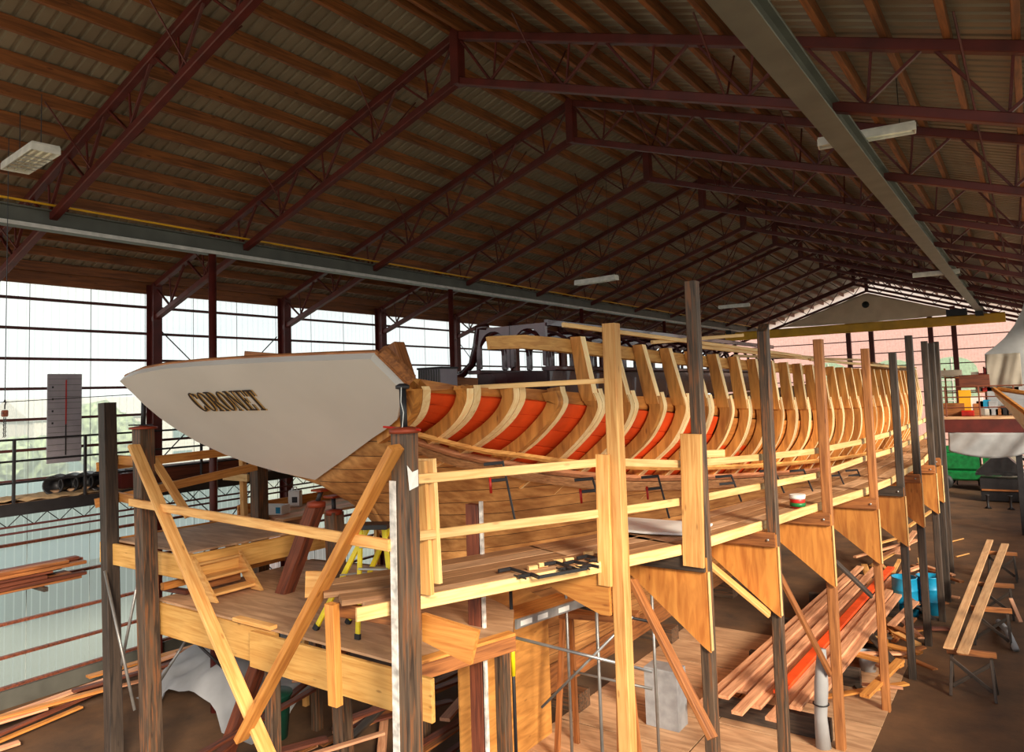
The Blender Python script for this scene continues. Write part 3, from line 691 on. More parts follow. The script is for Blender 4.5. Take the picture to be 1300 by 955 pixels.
# long battens lying over the bulwark
for i, (a, b, lab) in enumerate([
    ((-4.95, 8.2, 6.72), (-3.95, 16.2, 6.42), 'long pale batten above the rail from the nearest stanchion to the third post'),
    ((-4.75, 10.5, 6.56), (-4.2, 13.2, 6.75), 'short pale batten sloping up across the rail behind the second post'),
    ((-4.5, 11.5, 6.52), (-3.7, 20.5, 6.3), 'long pale batten over the rail behind the third post'),
    ((-4.2, 14.2, 6.45), (-4.9, 22, 6.55), 'pale batten angled inward over the rail past the third post'),
    ((-3.95, 17.0, 6.36), (-3.4, 26, 6.24), 'thin pale batten along the rail near the fourth post'),
    ((-5.3, 16, 6.5), (-4.2, 25, 6.5), 'pale batten lying inboard of the rail near the fourth post'),
    ((-4.0, 21, 6.34), (-3.7, 33, 6.3), 'far pale batten on the rail behind the fifth post'),
    ((-5.5, 6.9, 5.93), (-4.15, 7.85, 5.96), 'short pale batten level with the rib tops, meeting the nearest post')]):
    tag(beam('batten', a, b, .05, .06, M['pine_pale']), lab, 'batten')

# ------------------------------------------------------------------ side staging
PZ = 3.85
POSTS = [(-4.05, 7.75, 6.63, .165, 'pine', 'tall fresh pine staging post, nearest of the outer row'),
 (-3.55, 9.05, 7.21, .152, 'grey', 'tallest weathered grey staging post with a plank fixed to its foot'),
 (-3.2, 10.85, 6.74, .148, 'grey', 'grey staging post with a slanting top and split bark face'),
 (-2.88, 12.8, 6.56, .145, 'postbrown', 'reddish brown staging post beside the paint bucket'),
 (-2.5, 14.7, 6.44, .135, 'postbrown', 'orange staging post between the bucket post and the dark ones'),
 (-2.3, 16.5, 6.4, .135, 'char', 'short dark staging post, first of the blackened ones'),
 (-2.25, 18.7, 6.84, .15, 'char', 'dark staging post standing beside the blue drum, second blackened one'),
 (-2.15, 20.7, 6.78, .145, 'char', 'dark staging post just before the farthest pair'),
 (-2.2, 22.6, 6.8, .18, 'char', 'wide grey staging post second from the far end of the row'),
 (-2.25, 24.6, 6.92, .15, 'char', 'farthest dark staging post of the outer row')]
for i, (x, y, h, w, mt, lab) in enumerate(POSTS):
    o = beam('staging_post', (x, y, 0), (x+(.05 if i else .03), y, h), w, w, M[mt], upv=(0, -1, 0), ch=.012, endcut=(0, -.12 if i == 2 else 0)); tag(o, lab, 'post', 'outer staging posts')
# entry post at the transom corner, half white
p3 = root('jack_post', 'thick weathered post with a peeling white face under the transom corner', 'post', (-5.02, 5.22, 0))
beam('timber', (-5.05, 5.22, 0), (-4.99, 5.22, 5.5), .19, .19, M['grey'], p3, upv=(0, -1, 0))
beam('white_face', (-5.11, 5.115, 0), (-5.06, 5.115, 5.05), .085, .012, M['whitewash'], p3, upv=(0, -1, 0))
lathe('jack_collar', [(.09, 0), (.15, 0), (.15, .04), (.08, .06), (.05, .06), (.05, .02)], (-4.99, 5.22, 5.5), M['screw'], p3)
tube('jack_screw', [(-4.99, 5.22, 5.5), (-5.02, 5.24, 5.93)], .035, M['iron'], p3, 10)
lathe('jack_head', [(.03, 0), (.07, .01), (.07, .04), (.03, .06)], (-5.03, 5.25, 5.92), M['iron'], p3)
tube('jack_handle', [(-5.25, 5.2, 5.56), (-4.8, 5.24, 5.53)], .012, M['redp'], p3, 6)
tube('hanging_wire', [(-4.95, 5.15, 5.94), (-4.93, 5.12, 5.8), (-4.9, 5.12, 5.7), (-4.91, 5.11, 5.56)], .004, M['paper'], p3, 6)
mob('paper_note', [(-4.885, 5.16, 4.96), (-4.87, 5.27, 4.99), (-4.86, 5.26, 5.15), (-4.88, 5.2, 5.13), (-4.89, 5.14, 5.2), (-4.888, 5.16, 4.95)], [(0, 1, 2, 3), (0, 3, 4)], M['paper'], p3)
# edge polyline of the platform
EDGE = [(-5.3, 4.98), (-4.2, 7.6), (-3.68, 8.98), (-3.33, 10.8), (-3.0, 12.8), (-2.65, 14.7), (-2.45, 16.5), (-2.4, 18.7), (-2.3, 20.7), (-2.35, 22.6), (-2.4, 24.6), (-2.5, 28)]
def bay(i):
    a, b = V(EDGE[i]+(0,)), V(EDGE[i+1]+(0,)); d = (b-a).normalized(); n = V((-d.y, d.x, 0)); return a, b, d, n
bn = ['beside the white-faced post']+[f'in bay {ORD[j]} of the outer posts' for j in range(12)]
for i in range(len(EDGE)-1):
    a, b, d, n = bay(i); q = 5 if i < 2 else 4
    for j in range(q):
        w = .265; off = .05+w*(j+.5)+.008*j; e0 = .55 if (i == 0 and j > 0) else 0
        z = PZ-.03
        o = beam('staging_plank', a+n*off+V((0, 0, z))-d*(0.04 if i else -.1+R.uniform(0, .1)), b+n*off+V((0, 0, z))-d*.05, w, .05, M['deckply'] if (i+j) % 3 else M['plydark'])
        tag(o, f'flat staging plank {bn[i]}, {ORD[j]} in from the outer edge', 'plank', 'staging planks')
    o = beam('edge_board', a+n*.02+V((0, 0, PZ-.04))-d*(.1 if i == 0 else 0), b+n*.02+V((0, 0, PZ-.04)), .04, .13, M['pine_pale'] if i else M['pine_pale'])
    tag(o, f'pale edge board along the staging {bn[i]}', 'edge board', 'staging edge boards')
# guard rails
UR = [5.04, 5.0, 4.86, 4.79, 4.72, 4.74, 4.76, 4.78, 4.8, 4.8, 4.8]; LR = [4.49, 4.41, 4.4, 4.37, 4.32, 4.42, 4.42, 4.42, 4.42, 4.42, 4.42]
RP = [(-4.98, 5.38)]+[(p[0]-.13, p[1]) for p in POSTS]
for i in range(len(RP)-1):
    for nm, zz in (('upper', UR), ('lower', LR)):
        a = V((RP[i][0], RP[i][1], zz[i])); b = V((RP[i+1][0], RP[i+1][1], zz[i+1]))
        o = beam('guard_rail', a, b, .04, .095, M['pine_pale']); tag(o, f'pale {nm} guard rail board {bn[i]}', 'guard rail', 'staging guard rails')
o = beam('short_rail', (-3.75, 9.0, 4.98), (-3.5, 9.9, 4.93), .04, .1, M['pine_pale']); tag(o, 'short pale board end lapped over the upper rail right of the tallest post', 'board')
# uprights the rails are nailed to
for p, q, w, t_, mt, lab in [((-5.05, 5.5, 3.9), (-5.1, 5.5, 5.2), .25, .05, 'pine', 'wide upright pine board right of the white-faced post'),
                         ((-5.0, 5.57, 4.0), (-5.04, 5.57, 5.22), .25, .05, 'pine_pale', 'narrow pale upright behind the wide board near the white-faced post'),
                         ((ony(768, 730, 7.62).x, 7.62, 3.6), (ony(765, 580, 7.62).x, 7.62, 5.1), .17, .05, 'pine', 'upright pine board fixed to the nearest outer post'),
                         ((ony(880, 700, 8.85).x, 8.85, 3.62), (ony(877, 550, 8.85).x, 8.85, 5.26), .27, .06, 'pine', 'wide upright pine plank fixed to the tallest grey post')]:
    tag(beam('upright_board', p, q, w, t_, M[mt], upv=(0, -1, 0)), lab, 'board')
# brackets under each post
def bracket(i, x, y, mt):
    if i == 0:
        t = root('scaffold_bracket', 'long tapering pine bracket under the staging at the nearest outer post', 'bracket', (x, y, 2.9), 'staging brackets')
        prism('tapered_beam', [(-1.35, .87), (-.08, .87), (-.08, .38), (-.2, .38), (-1.35, .78)], .06, M['orange'], t, 'y', (x, y-.13, 2.88)); return
    t = root('scaffold_bracket', f'plywood gusset bracket under the staging at the {ORD[i]} outer post', 'bracket', (x, y, 2.6), 'staging brackets')
    w = 1.2
    prism('gusset', [(-w, 1.0), (.06, 1.0), (.06, -.15), (-.02, -.1), (-w, .85)], .025, M['ply'], t, 'y', (x+.04, y-.125, 2.72))
    cb = beam('cross_beam', (x-w, y-.16, PZ-.2), (x+.09, y-.16, PZ-.2), .05, .2, M['char'] if i in (1, 5) else M['brown'], t)
    lathe('bolt', [(.018, 0), (.018, .02), (.001, .022)], (x, y-.185, PZ-.2), M['alu'], cb, 8, (math.pi/2, 0, 0))
    beam('edge_strip', (x+.115, y-.11, 2.6), (x+.115, y-.11, PZ-.3), .02, .05, M['pine_pale'], t, upv=(0, -1, 0))
for i, (x, y, h, w, mt, lab) in enumerate(POSTS[:9]): bracket(i, x, y, mt)
# long diagonal braces under the staging
for a, b, mt, lab in [((-4.4, 10.2, 3.7), (-3.25, 10.7, 2.6), 'pine', 'pale diagonal brace under the staging left of the split-bark post'),
                  ((-3.7, 11.6, 3.7), (-2.95, 12.7, 1.2), 'brown', 'dark diagonal prop under the staging left of the reddish post'),
                  ((-4.0, 14.0, 3.6), (-2.6, 14.6, 2.0), 'char', 'dark diagonal prop behind the orange post')]:
    tag(beam('diagonal_brace', a, b, .05, .15, M[mt], upv=(0, -1, 0)), lab, 'brace')
a = ony(803, 737, 8.6); b = ony(868, 865, 8.3)
tag(beam('diagonal_brace', a, b+(b-a)*.5, .06, .16, M['brown'], upv=(0, -1, 0)), 'long brown diagonal brace going down to the floor right of the nearest outer post', 'brace')
# white plastic sheet and bucket, clamps with blocks
mob_s = prism('plastic_sheet', [(-1.25, -.42), (-1.22, .5), (.1, .52), (.15, -.3), (-.5, -.44)], .03, M['paper'], None, 'z', (-3.95, 9.75, PZ+.02)); tag(mob_s, 'white plastic sheet lying on the staging behind the tallest post', 'sheet')
c = onz(1013, 645, PZ)
bk = root('paint_bucket', 'small white and red paint bucket on the staging by the reddish post', 'bucket', (c.x, c.y, PZ))
bd = lathe('body', [(.10, 0), (.115, .1), (.12, .2)], (c.x, c.y, PZ), M['redp'], bk); lathe('top_band', [(.121, .15), (.124, .2), (.11, .2), (.001, .195)], (c.x, c.y, PZ), M['paper'], bd); lathe('rim', [(.125, .2), (.125, .215), (.105, .215)], (c.x, c.y, PZ), M['paper'], bd)
lathe('green_label', [(.1185, .03), (.1215, .06), (.122, .09)], (c.x, c.y, PZ), M['green'], bd)
cl = [(655, 728, 712, 704), (690, 714, 742, 706), (716, 709, 757, 703), (735, 700, 765, 697)]
for i, (xa, ya_, xb, yb_) in enumerate([(648, 722, 684, 733), (684, 733, 745, 722), (706, 714, 735, 724), (728, 713, 760, 720), (745, 706, 768, 711)]):
    a, b = onz(xa, ya_, PZ+.04), onz(xb, yb_, PZ+.04); d = (b-a).normalized(); s = V((-d.y, d.x, 0))
    if s.x > 0: s = -s
    t = root('bar_clamp', ['dark iron bar clamp lying on the staging, leftmost of the row', 'longest dark bar clamp lying along the staging edge', 'dark bar clamp lying between wood blocks, middle of the row', 'dark bar clamp lying second from the nearest post', 'dark bar clamp lying nearest the outer post'][i], 'clamp', (a+b)/2, 'bar clamps on the staging')
    beam('bar', a, b, .02, .035, M['iron'], t); beam('fixed_jaw', a, a+s*.16, .03, .04, M['iron'], t); beam('sliding_jaw', a.lerp(b, .7), a.lerp(b, .7)+s*.16, .03, .04, M['iron'], t); tube('clamp_screw', [a.lerp(b, .7)+s*.14-d*.1, a.lerp(b, .7)+s*.14+d*.12], .009, M['iron'], t, 6)
for i, (x, y_) in enumerate([(676, 721), (689, 717), (708, 713), (722, 711), (747, 703), (759, 700)]):
    c = onz(x, y_, PZ+.03); tag(box('wood_block', c, (.11, .06, .05), M['pine_pale'], rotz=1.0), f'small pale wood block among the clamps, {ORD[i]} from the left', 'block', 'wood blocks')
tag(tube('coiled_strap', [onz(530, 741, PZ)+V((.09*math.cos(a)*(1+.2*math.sin(3*a)), .07*math.sin(a), .02+.012*a)) for a in [k*.5 for k in range(30)]], .014, M['blk'], None, 6), 'dark coiled strap at the foot of the wide board by the white-faced post', 'strap')
# hanging clamps on the ribbands
def gclamp(p, L=.62, lab='', lean=.12, red=True):
    p = V(p); t = root('bar_clamp', lab, 'clamp', p, 'clamps on the ribbands'); e = V((lean, .05, -L))
    beam('bar', p, p+e, .028, .012, M['iron'], t, upv=(0, -1, 0)); beam('fixed_jaw', p+e*.03, p+e*.03+V((-.22, -.08, -.02)), .02, .04, M['iron'], t); beam('sliding_jaw', p+e*.3, p+e*.3+V((-.2, -.08, -.02)), .02, .04, M['iron'], t)
    if red: tube('red_handle', [p+e*.3+V((-.18, -.08, .02)), p+e*.3+V((-.17, -.08, -.16))], .017, M['redp'], t, 8)
gclamp(ony(638, 585, 7.0), .72, 'black bar clamp with red handle hanging below the ribbands, first from the transom')
gclamp(ony(752, 606, 8.2), .55, 'black bar clamp with red handle hanging beside the nearest outer post')
gclamp(ony(835, 603, 9.6), .6, 'black bar clamp with red handle hanging between the first two outer posts')
gclamp(ony(928, 603, 11.0), .4, 'black bar clamp without handle hanging left of the split-bark post', red=False)
for i, (px, yy) in enumerate([(983, 12.2), (1020, 13.4), (1063, 15.5), (1088, 17.0), (1113, 19.0)]):
    gclamp(ony(px, 596, yy), .38, f'small dark clamp on the far ribbands, {ORD[i]} past the split-bark post', red=False)

# ------------------------------------------------------------------ left and lower staging
LZ = 2.94
def tb(n, a, b, w, h, mt, lab, cat, upv=(0, 0, 1), g=None, **k): return tag(beam(n, a, b, w, h, M[mt], upv=upv, **k), lab, cat, g)
VU = (0, -1, 0)
tb('staging_post', (-12.5, 6.2, 0), (-12.8, 6.2, 5.92), .21, .21, 'char', 'dark weathered post at the far left of the staging, with a brown cut top', 'post', VU, 'left staging posts')
jp = root('jack_post', 'square dark post under the left end of the transom with a screw jack', 'post', (-10.95, 5.87, 0))
beam('timber', (-10.72, 5.87, 0), (-11.02, 5.87, 5.5), .23, .23, M['grey'], jp, upv=VU)
lathe('jack_plate', [(.08, 0), (.2, 0), (.2, .03), (.05, .05)], (-11.02, 5.87, 5.5), M['screw'], jp); tube('jack_screw', [(-11.02, 5.87, 5.5), (-11.0, 5.87, 6.0)], .035, M['iron'], jp, 10)
tube('jack_handle', [(-11.3, 5.8, 5.56), (-10.8, 5.9, 5.56)], .012, M['iron'], jp, 6)
tb('staging_post', (-12.3, 8.85, 0), (-12.35, 8.85, 5.2), .24, .24, 'grey', 'dark post with brown face behind the upper left platform', 'post', VU, 'left staging posts')
tb('staging_post', (-12.9, 9.0, 0), (-13.1, 9.0, 5.0), .12, .1, 'pine', 'thin pale post left of the dark one behind the upper platform', 'post', VU, 'left staging posts')
tb('pale_stub_rail', ony(284, 605, 8.8), ony(315, 607, 8.8), .05, .14, 'pine_pale', 'short pale board nailed across the thin pale post', 'board')
tb('guard_rail', (-12.9, 6.08, 4.85), (-12.3, 8.75, 4.95), .05, .15, 'orange', 'upper orange rail at the left staging end, toward the dark post behind', 'guard rail')
tb('guard_rail', (-12.9, 6.06, 4.25), (-12.2, 8.7, 4.62), .05, .15, 'orange', 'lower orange rail at the left staging end, toward the dark post behind', 'guard rail')
tb('guard_rail', (-12.95, 6.4, 4.95), (-11.0, 6.03, 4.98), .05, .15, 'orange', 'short upper orange rail between the two left dark posts', 'guard rail')
tb('guard_rail', (-12.9, 6.4, 4.33), (-11.0, 6.03, 4.35), .05, .15, 'orange', 'short lower orange rail between the two left dark posts', 'guard rail')
tb('guard_rail', (-12.35, 8.72, 4.9), (-13.2, 12.9, 5.0), .05, .15, 'orange', 'orange rail leading back under the transom toward the far staging', 'guard rail')
tb('guard_rail', (-11.1, 5.72, 4.42), (-5.1, 5.1, 4.44), .05, .11, 'pine', 'long pale rail crossing below the transom to the white-faced post', 'guard rail')
a, b = ony(170, 566, 5.68), ony(300, 865, 5.4)
tb('diagonal_brace', a, b+(b-a)*.35, .06, .17, 'pine', 'long pale diagonal brace falling right from the square jack post top', 'brace', VU)
a, b = ony(503, 568, 5.05), ony(345, 865, 5.2)
tb('diagonal_brace', a, b+(b-a)*.3, .08, .16, 'orange', 'long orange diagonal brace falling left from the white-faced post', 'brace', VU)
tb('diagonal_brace', ony(195, 583, 6.0), ony(240, 656, 6.2), .06, .12, 'pine', 'short pale diagonal brace right of the square jack post top', 'brace', VU)
# upper left platform
up_ = root('upper_platform', 'small upper plywood platform on the left with orange edge beams', 'platform', (-11.5, 7.4, 3.1))
prism('deck_sheet', [(-12.75, 6.3), (-10.55, 6.3), (-10.35, 8.6), (-12.6, 8.6)], .03, M['plydark'], up_, 'z', (0, 0, 3.6))
beam('front_beam', (-13.0, 6.22, 3.42), (-10.5, 6.22, 3.42), .06, .34, M['golden'], up_); beam('side_beam', (-10.5, 6.25, 3.42), (-10.3, 9.4, 3.42), .06, .34, M['golden'], up_)
beam('back_beam', (-12.7, 8.62, 3.5), (-10.3, 8.62, 3.5), .06, .2, M['orange'], up_); beam('left_beam', (-12.75, 6.3, 3.55), (-12.62, 8.6, 3.55), .06, .2, M['orange'], up_)
beam('second_front_beam', (-12.6, 6.45, 3.3), (-10.6, 6.45, 3.3), .06, .3, M['orange'], up_)
beam('joist_end', (-10.9, 6.1, 3.12), (-10.9, 8.3, 3.12), .1, .1, M['orange'], up_)
# stair between the platforms
sa = root('short_stair', 'short open pine stair from the upper platform to the lower deck', 'stair', (-9.9, 6.6, LZ))
def stringer(y, wide): prism('stringer', [(-10.85, 3.6), (-10.5, 3.6), (-9.85, LZ+.02), (-10.1 if not wide else -10.4, LZ+.02)], .05, M['pine'], sa, 'y', (0, y, 0))
stringer(6.32, 1); stringer(7.08, 0)
for i, z in enumerate((3.44, 3.24, 3.04)): beam('tread', (-10.5+i*.19, 6.35, z), (-10.5+i*.19, 7.1, z), .26, .04, M['pine'], sa)
for i, z in enumerate((3.34, 3.14)): beam('riser', (-10.6+i*.19, 6.35, z), (-10.6+i*.19, 7.1, z), .03, .16, M['brown'], sa)
# lower deck
lp = root('lower_deck', 'broad lower plywood deck below the transom with deep pine edge beams', 'platform', (-8.2, 7.3, 2.4))
prism('deck_sheet', [(-11.0, 6.08), (-5.75, 5.98), (-5.35, 7.4), (-5.9, 8.2), (-8.4, 9.4), (-11.0, 9.0)], .03, M['plydark'], lp, 'z', (0, 0, LZ-.03))
beam('front_beam', (-11.0, 6.05, 2.68), (-8.1, 6.05, 2.68), .06, .45, M['golden'], lp); beam('front_beam', (-8.5, 5.96, 2.66), (-5.35, 5.93, 2.66), .06, .45, M['golden'], lp)
beam('end_beam', (-5.75, 6.02, 2.82), (-5.35, 7.42, 2.82), .06, .18, M['brown'], lp); beam('top_strip', (-5.78, 6.0, 2.93), (-5.38, 7.42, 2.93), .14, .04, M['orange'], lp)
beam('back_strip', (-10.9, 8.95, 2.9), (-8.5, 9.35, 2.9), .06, .08, M['pine'], lp)
for x in (-10, -8.6, -7.2): beam('joist', (x, 6.1, 2.8), (x, 8.9, 2.8), .05, .2, M['brown'], lp)
for i, (x, y) in enumerate([(-10.8, 8.9), (-8.5, 9.2), (-5.9, 7.9), (-8.4, 6.2)]): beam('leg', (x, y, 0), (x, y, 2.8), .15, .15, M['grey'], lp, upv=VU)
tb('loose_board', onz(300, 785, LZ+.04), onz(347, 797, LZ+.04), .12, .05, 'pine', 'loose pine board lying on the lower deck near the stair', 'board')
tb('mahogany_offcut', onz(200, 745, LZ+.04)+V((.2, 0, 0)), onz(240, 752, LZ+.04), .12, .06, 'mahog', 'dark red offcut on the lower deck left of the stair', 'board')
# inclined mahogany shores with jacks
def shore(a, b, w, lab, mt='brown'):
    a, b = V(a), V(b); t = root('inclined_shore', lab, 'shore', a, 'inclined shores'); beam('timber', a, b, w, w, M[mt], t, upv=VU); d = (b-a).normalized()
    tube('jack_screw', [b, b+d*.22], .035, M['iron'], t, 10); lathe('jack_collar', [(.11, -.04), (.13, -.04), (.13, .03), (.05, .05)], b, M['screw'], t); box('bearing_plate', b+d*.24, (.22, .22, .03), M['screw'], t); return t
b = ony(402, 640, 7.25); a = ony(352, 778, 7.25); shore(a-(b-a)*1.55, b, .2, 'reddish inclined timber shore with a screw jack under the middle of the stern', 'mahog')
b = ony(424, 650, 7.9); shore((b.x+.15, 7.9, 0), b, .22, 'dark shore with brown top behind the orange brace', 'grey')
# front plank end and trestle at the near end of the staging
for i, (w0, off) in enumerate([(.28, .14), (.28, .43), (.28, .72)]):
    a = V((-6.35+off*.75, 5.25+off*-.15, PZ-.03)); b = a+V((1.35, .75, 0))
    pass
tb('staging_plank', onz(410, 752, PZ), onz(520, 741, PZ)+V((.1, .2, 0)), .3, .06, 'deckply', 'thick worn plank end with dark tip projecting left of the white-faced post', 'plank')
tb('staging_plank', onz(432, 762, PZ), onz(522, 752, PZ)+V((.1, .2, 0)), .26, .06, 'deckply', 'second worn plank end projecting left, beside the dark-tipped one', 'plank')
tb('plank_support', onz(421, 760, PZ)+V((0, 0, -.05)), onz(421, 760, PZ)+V((0, .03, -1.05)), .13, .09, 'orange', 'short upright timber under the projecting plank ends', 'post', VU)
tb('cross_support', onz(425, 768, PZ-.1)+V((0, .05, -.06)), onz(500, 783, PZ-.12)+V((0, .1, -.05)), .05, .14, 'brown', 'cross timber under the projecting plank ends', 'beam')
tb('square_board', ony(388, 742, 6.0), ony(422, 742, 6.2), .05, .32, 'pine', 'square pine board standing behind the orange brace foot', 'board')
prm = prism('tapered_bracket', [(-.02, 0), (.66, -.06), (.56, -.38), (-.02, -.26)], .05, M['orange'], None, 'y', (-4.95, 5.38, PZ-.1)); tag(prm, 'orange wedge-shaped bracket board projecting right below the staging edge', 'bracket')
hp = root('marked_post', 'brown post with a white strip standing below the counter behind the staging', 'post', (-5.95, 7.2, 0))
beam('timber', (-5.95, 7.45, 0), (-5.93, 7.45, 4.45), .2, .12, M['mahog'], hp, upv=VU); beam('white_strip', (-5.80, 7.4, 0), (-5.78, 7.4, 4.5), .04, .05, M['whitewash'], hp, upv=VU)

# yellow stepladder
def stepladder():
    t = root('stepladder', 'yellow stepladder with aluminium steps standing on the lower deck', 'ladder', (-7.2, 6.7, LZ))
    f1, f2, r1, r2 = onz(454, 812, LZ), onz(505, 820, LZ), onz(400, 800, LZ), onz(441, 792, LZ)
    tA = ony(458, 672, f1.y+.12); tB = tA+V((.22, .18, 0)); 
    for a, b in ((f1, tA), (f2, tB), (r1, tA+V((.02, .1, 0))), (r2, tB+V((.0, .1, 0)))):
        rl_ = beam('rail', a, b, .07, .03, M['ladder'], t, upv=(0, -1, 0)); beam('foot', a+V((0, 0, 0)), a.lerp(b, .05), .085, .045, M['blk'], rl_, upv=(0, -1, 0))
    for f in (.2, .42, .64, .84): beam('step', f1.lerp(tA, f), f2.lerp(tB, f), .09, .025, M['alu'], t)
    for f in (.25, .55): beam('rear_bar', r1.lerp(tA, f), r2.lerp(tB, f), .03, .02, M['alu'], t)
    beam('top_cap', tA+V((-.06, .04, .03)), tB+V((.06, .04, .03)), .26, .06, M['blue'] if 0 else M['iron'], t)
    tube('spreader', [f1.lerp(tA, .5), r1.lerp(tA, .5)], .01, M['alu'], t, 6)
stepladder()
# jerrican and box on far left staging
for i in range(5):
    tb('far_staging_plank', (-11.95-.28*i, 9.0+.1*(i % 2), 3.57), (-11.95-.28*i, 13.4-.15*(i % 2), 3.57), .265, .05, 'cedar' if i % 2 else 'tan', f'worn plank of the far left staging under the stern, {ORD[i]} from the hull', 'plank', g='far left staging planks')
tb('far_edge_board', (-13.26, 9.0, 3.68), (-13.26, 13.4, 3.68), .04, .2, 'orange', 'orange edge board of the far left staging', 'edge board')
for i, (x, y) in enumerate([(-12.5, 9.4), (-12.5, 12.8)]):
    tb('staging_bearer', (x-.85, y, 3.49), (x+.75, y, 3.49), .07, .11, 'brown', f'cross bearer under the far left staging, {["near", "far"][i]} one', 'beam')
    for k, e in enumerate((-.8, .7)): tb('staging_post', (x+e, y+.06, 0), (x+e, y+.06, 3.43), .1, .1, 'pine', f'post carrying the far left staging, {["near", "far"][i]} {["outer", "inner"][k]} one', 'post', VU)
jx, jy, jz = -12.98, 10.2, 3.6; jc = root('jerrican', 'white plastic jerrican on the far left staging', 'jerrican', (jx, jy, jz))
cn = box('can', (jx, jy, jz+.17), (.24, .17, .34), M['paper'], jc, rotz=.5, ch=.03); tube('handle', [(jx-.08, jy, jz+.33), (jx-.05, jy, jz+.41), (jx+.04, jy, jz+.41), (jx+.07, jy, jz+.33)], .014, M['paper'], jc, 6); lathe('cap', [(.03, 0), (.03, .04), (.001, .045)], (jx-.08, jy, jz+.34), M['paper'], cn, 10); box('dark_label', (jx+.06, jy-.062, jz+.15), (.12, .012, .12), M['iron'], cn, rotz=.5, ch=.001)
j = ony(346, 650, 9.35); jz = 3.6; bx_ = root('supply_box', 'white cardboard box with a blue square behind the dark post', 'box', (j.x, j.y, jz)); ct = box('carton', (j.x, j.y, jz+.09), (.6, .3, .18), M['paper'], bx_, rotz=.35); box('blue_square', (j.x+.26, j.y-.065, jz+.09), (.1, .012, .12), M['blue'], ct, rotz=.35, ch=.001)
# mezzanine walkway along the left wall
wk = root('side_walkway', 'steel walkway with railings along the translucent left wall', 'walkway', (-15.9, 8, 4.0))
wy0, wy1 = YS+.5, 20.0
beam('deck', (-15.95, wy0, 4.13), (-15.95, wy1, 4.13), 1.5, .05, M['plydark'], wk); beam('edge_beam', (-15.2, wy0, 4.05), (-15.2, wy1, 4.05), .06, .22, M['iron'], wk)
for z in (3.62, 3.74): beam('joist_chord', (-15.25, wy0, z), (-15.25, wy1, z), .05, .035, M['girt'], wk)
pts = []; y = wy0; i = 0
while y < 15: pts.append((-15.25, y, 3.94 if i % 2 else 3.74)); y += .22; i += 1
tube('joist_lattice', pts, .012, M['iron'], wk, 5)
for z in (5.31, 4.92, 4.53): tube('railing_bar', [(-15.2, wy0, z), (-15.2, wy1, z)], .022, M['iron'], wk, 6)
y = 5.72-1.23*5
while y < wy1: beam('railing_post', (-15.2, y, 4.15), (-15.2, y, 5.31), .05, .05, M['iron'], wk, upv=VU); y += 1.23
for i in range(5):
    p = onx(72+19*i, 606-2.2*i, -15.75); s = .2
    t = root('paint_drum', ['dark empty drum lying on the walkway, nearest the railing post', 'dark drum lying on the walkway, second from the left', 'dark drum lying on the walkway, third from the left', 'dark drum lying on the walkway, fourth from the left', 'dark drum on the walkway partly behind the leftmost post'][i], 'drum', (p.x, p.y, 4.16), 'drums on the walkway')
    lathe('shell', [(.17, -.2), (.19, -.2), (.19, .2), (.185, .22), (.16, .22), (.16, -.15), (.001, -.15)], (p.x, p.y, 4.37), M['iron'], t, 20, (math.radians(90), 0, math.radians(50))); 
    lathe('base_stand', [(.09, 0), (.07, .06), (.12, .1)], (p.x, p.y, 4.16), M['plydark'], t, 12)
p = onx(165, 600, -15.5); tb_ = root('tool_chest', 'dark red metal tool chest on the walkway behind the left post', 'tool chest', (p.x, p.y, 4.16)); box('chest', (p.x, p.y, 4.3), (.3, .5, .26), M['steel'], tb_); box('lid', (p.x, p.y, 4.45), (.32, .52, .04), M['steel'], tb_); tube('handle', [(p.x+.0, p.y-.1, 4.47), (p.x, p.y-.1, 4.52), (p.x, p.y+.1, 4.52), (p.x, p.y+.1, 4.47)], .01, M['iron'], tb_, 6)
# burlap on walkway
vs = []; fs = []
for i in range(25):
    for j in range(7):
        vs.append((-16.1+j*.14, 4.4+i*.12, 4.17+.05*abs(math.sin(i*.9+j*1.7))+.03*math.sin(j*2+i*.3)))
for i in range(24):
    for j in range(6): a = i*7+j; fs.append((a, a+1, a+8, a+7))
o = mob('burlap_sheet', vs, fs, plain('burlap', (176, 146, 108), .9, noise=.2), smooth=True); o.modifiers.new('t', 'SOLIDIFY').thickness = .012; tag(o, 'crumpled tan burlap sheet lying on the walkway at the left', 'burlap')
tb('walkway_timber', (-15.6, 8.0, 4.35), (-15.6, 12.5, 4.4), .3, .34, 'mahog', 'long dark brown timber baulk on the walkway behind the transom', 'timber')
# wall panel
q = [onx(61, 474, -16.72), onx(103, 474, -16.72)]; y0_, y1_ = q[0].y, q[1].y
wp = root('wall_panel', 'tall narrow grey board hung on the translucent wall with a red centre line', 'panel', (-16.72, (y0_+y1_)/2, 4.72)); yc = (y0_+y1_)/2
box('board', (-16.72, yc, 5.65), (.03, y1_-y0_+.02, 1.86), M['panel'], wp); box('red_line', (-16.7, yc+.02, 5.98), (.012, .022, .95), M['redp'], wp, ch=.002); box('dark_line', (-16.7, yc+.02, 5.2), (.012, .022, .65), M['iron'], wp, ch=.002)
for z in (6.3, 6.05, 5.8, 5.55): box('dark_mark', (-16.7, yc-.24, z), (.012, .03, .04), M['iron'], wp, ch=.002)
for i in range(14): box('board_seam', (-16.703, yc, 4.85+i*.125), (.008, y1_-y0_, .008), M['craneg'], wp, ch=.001)
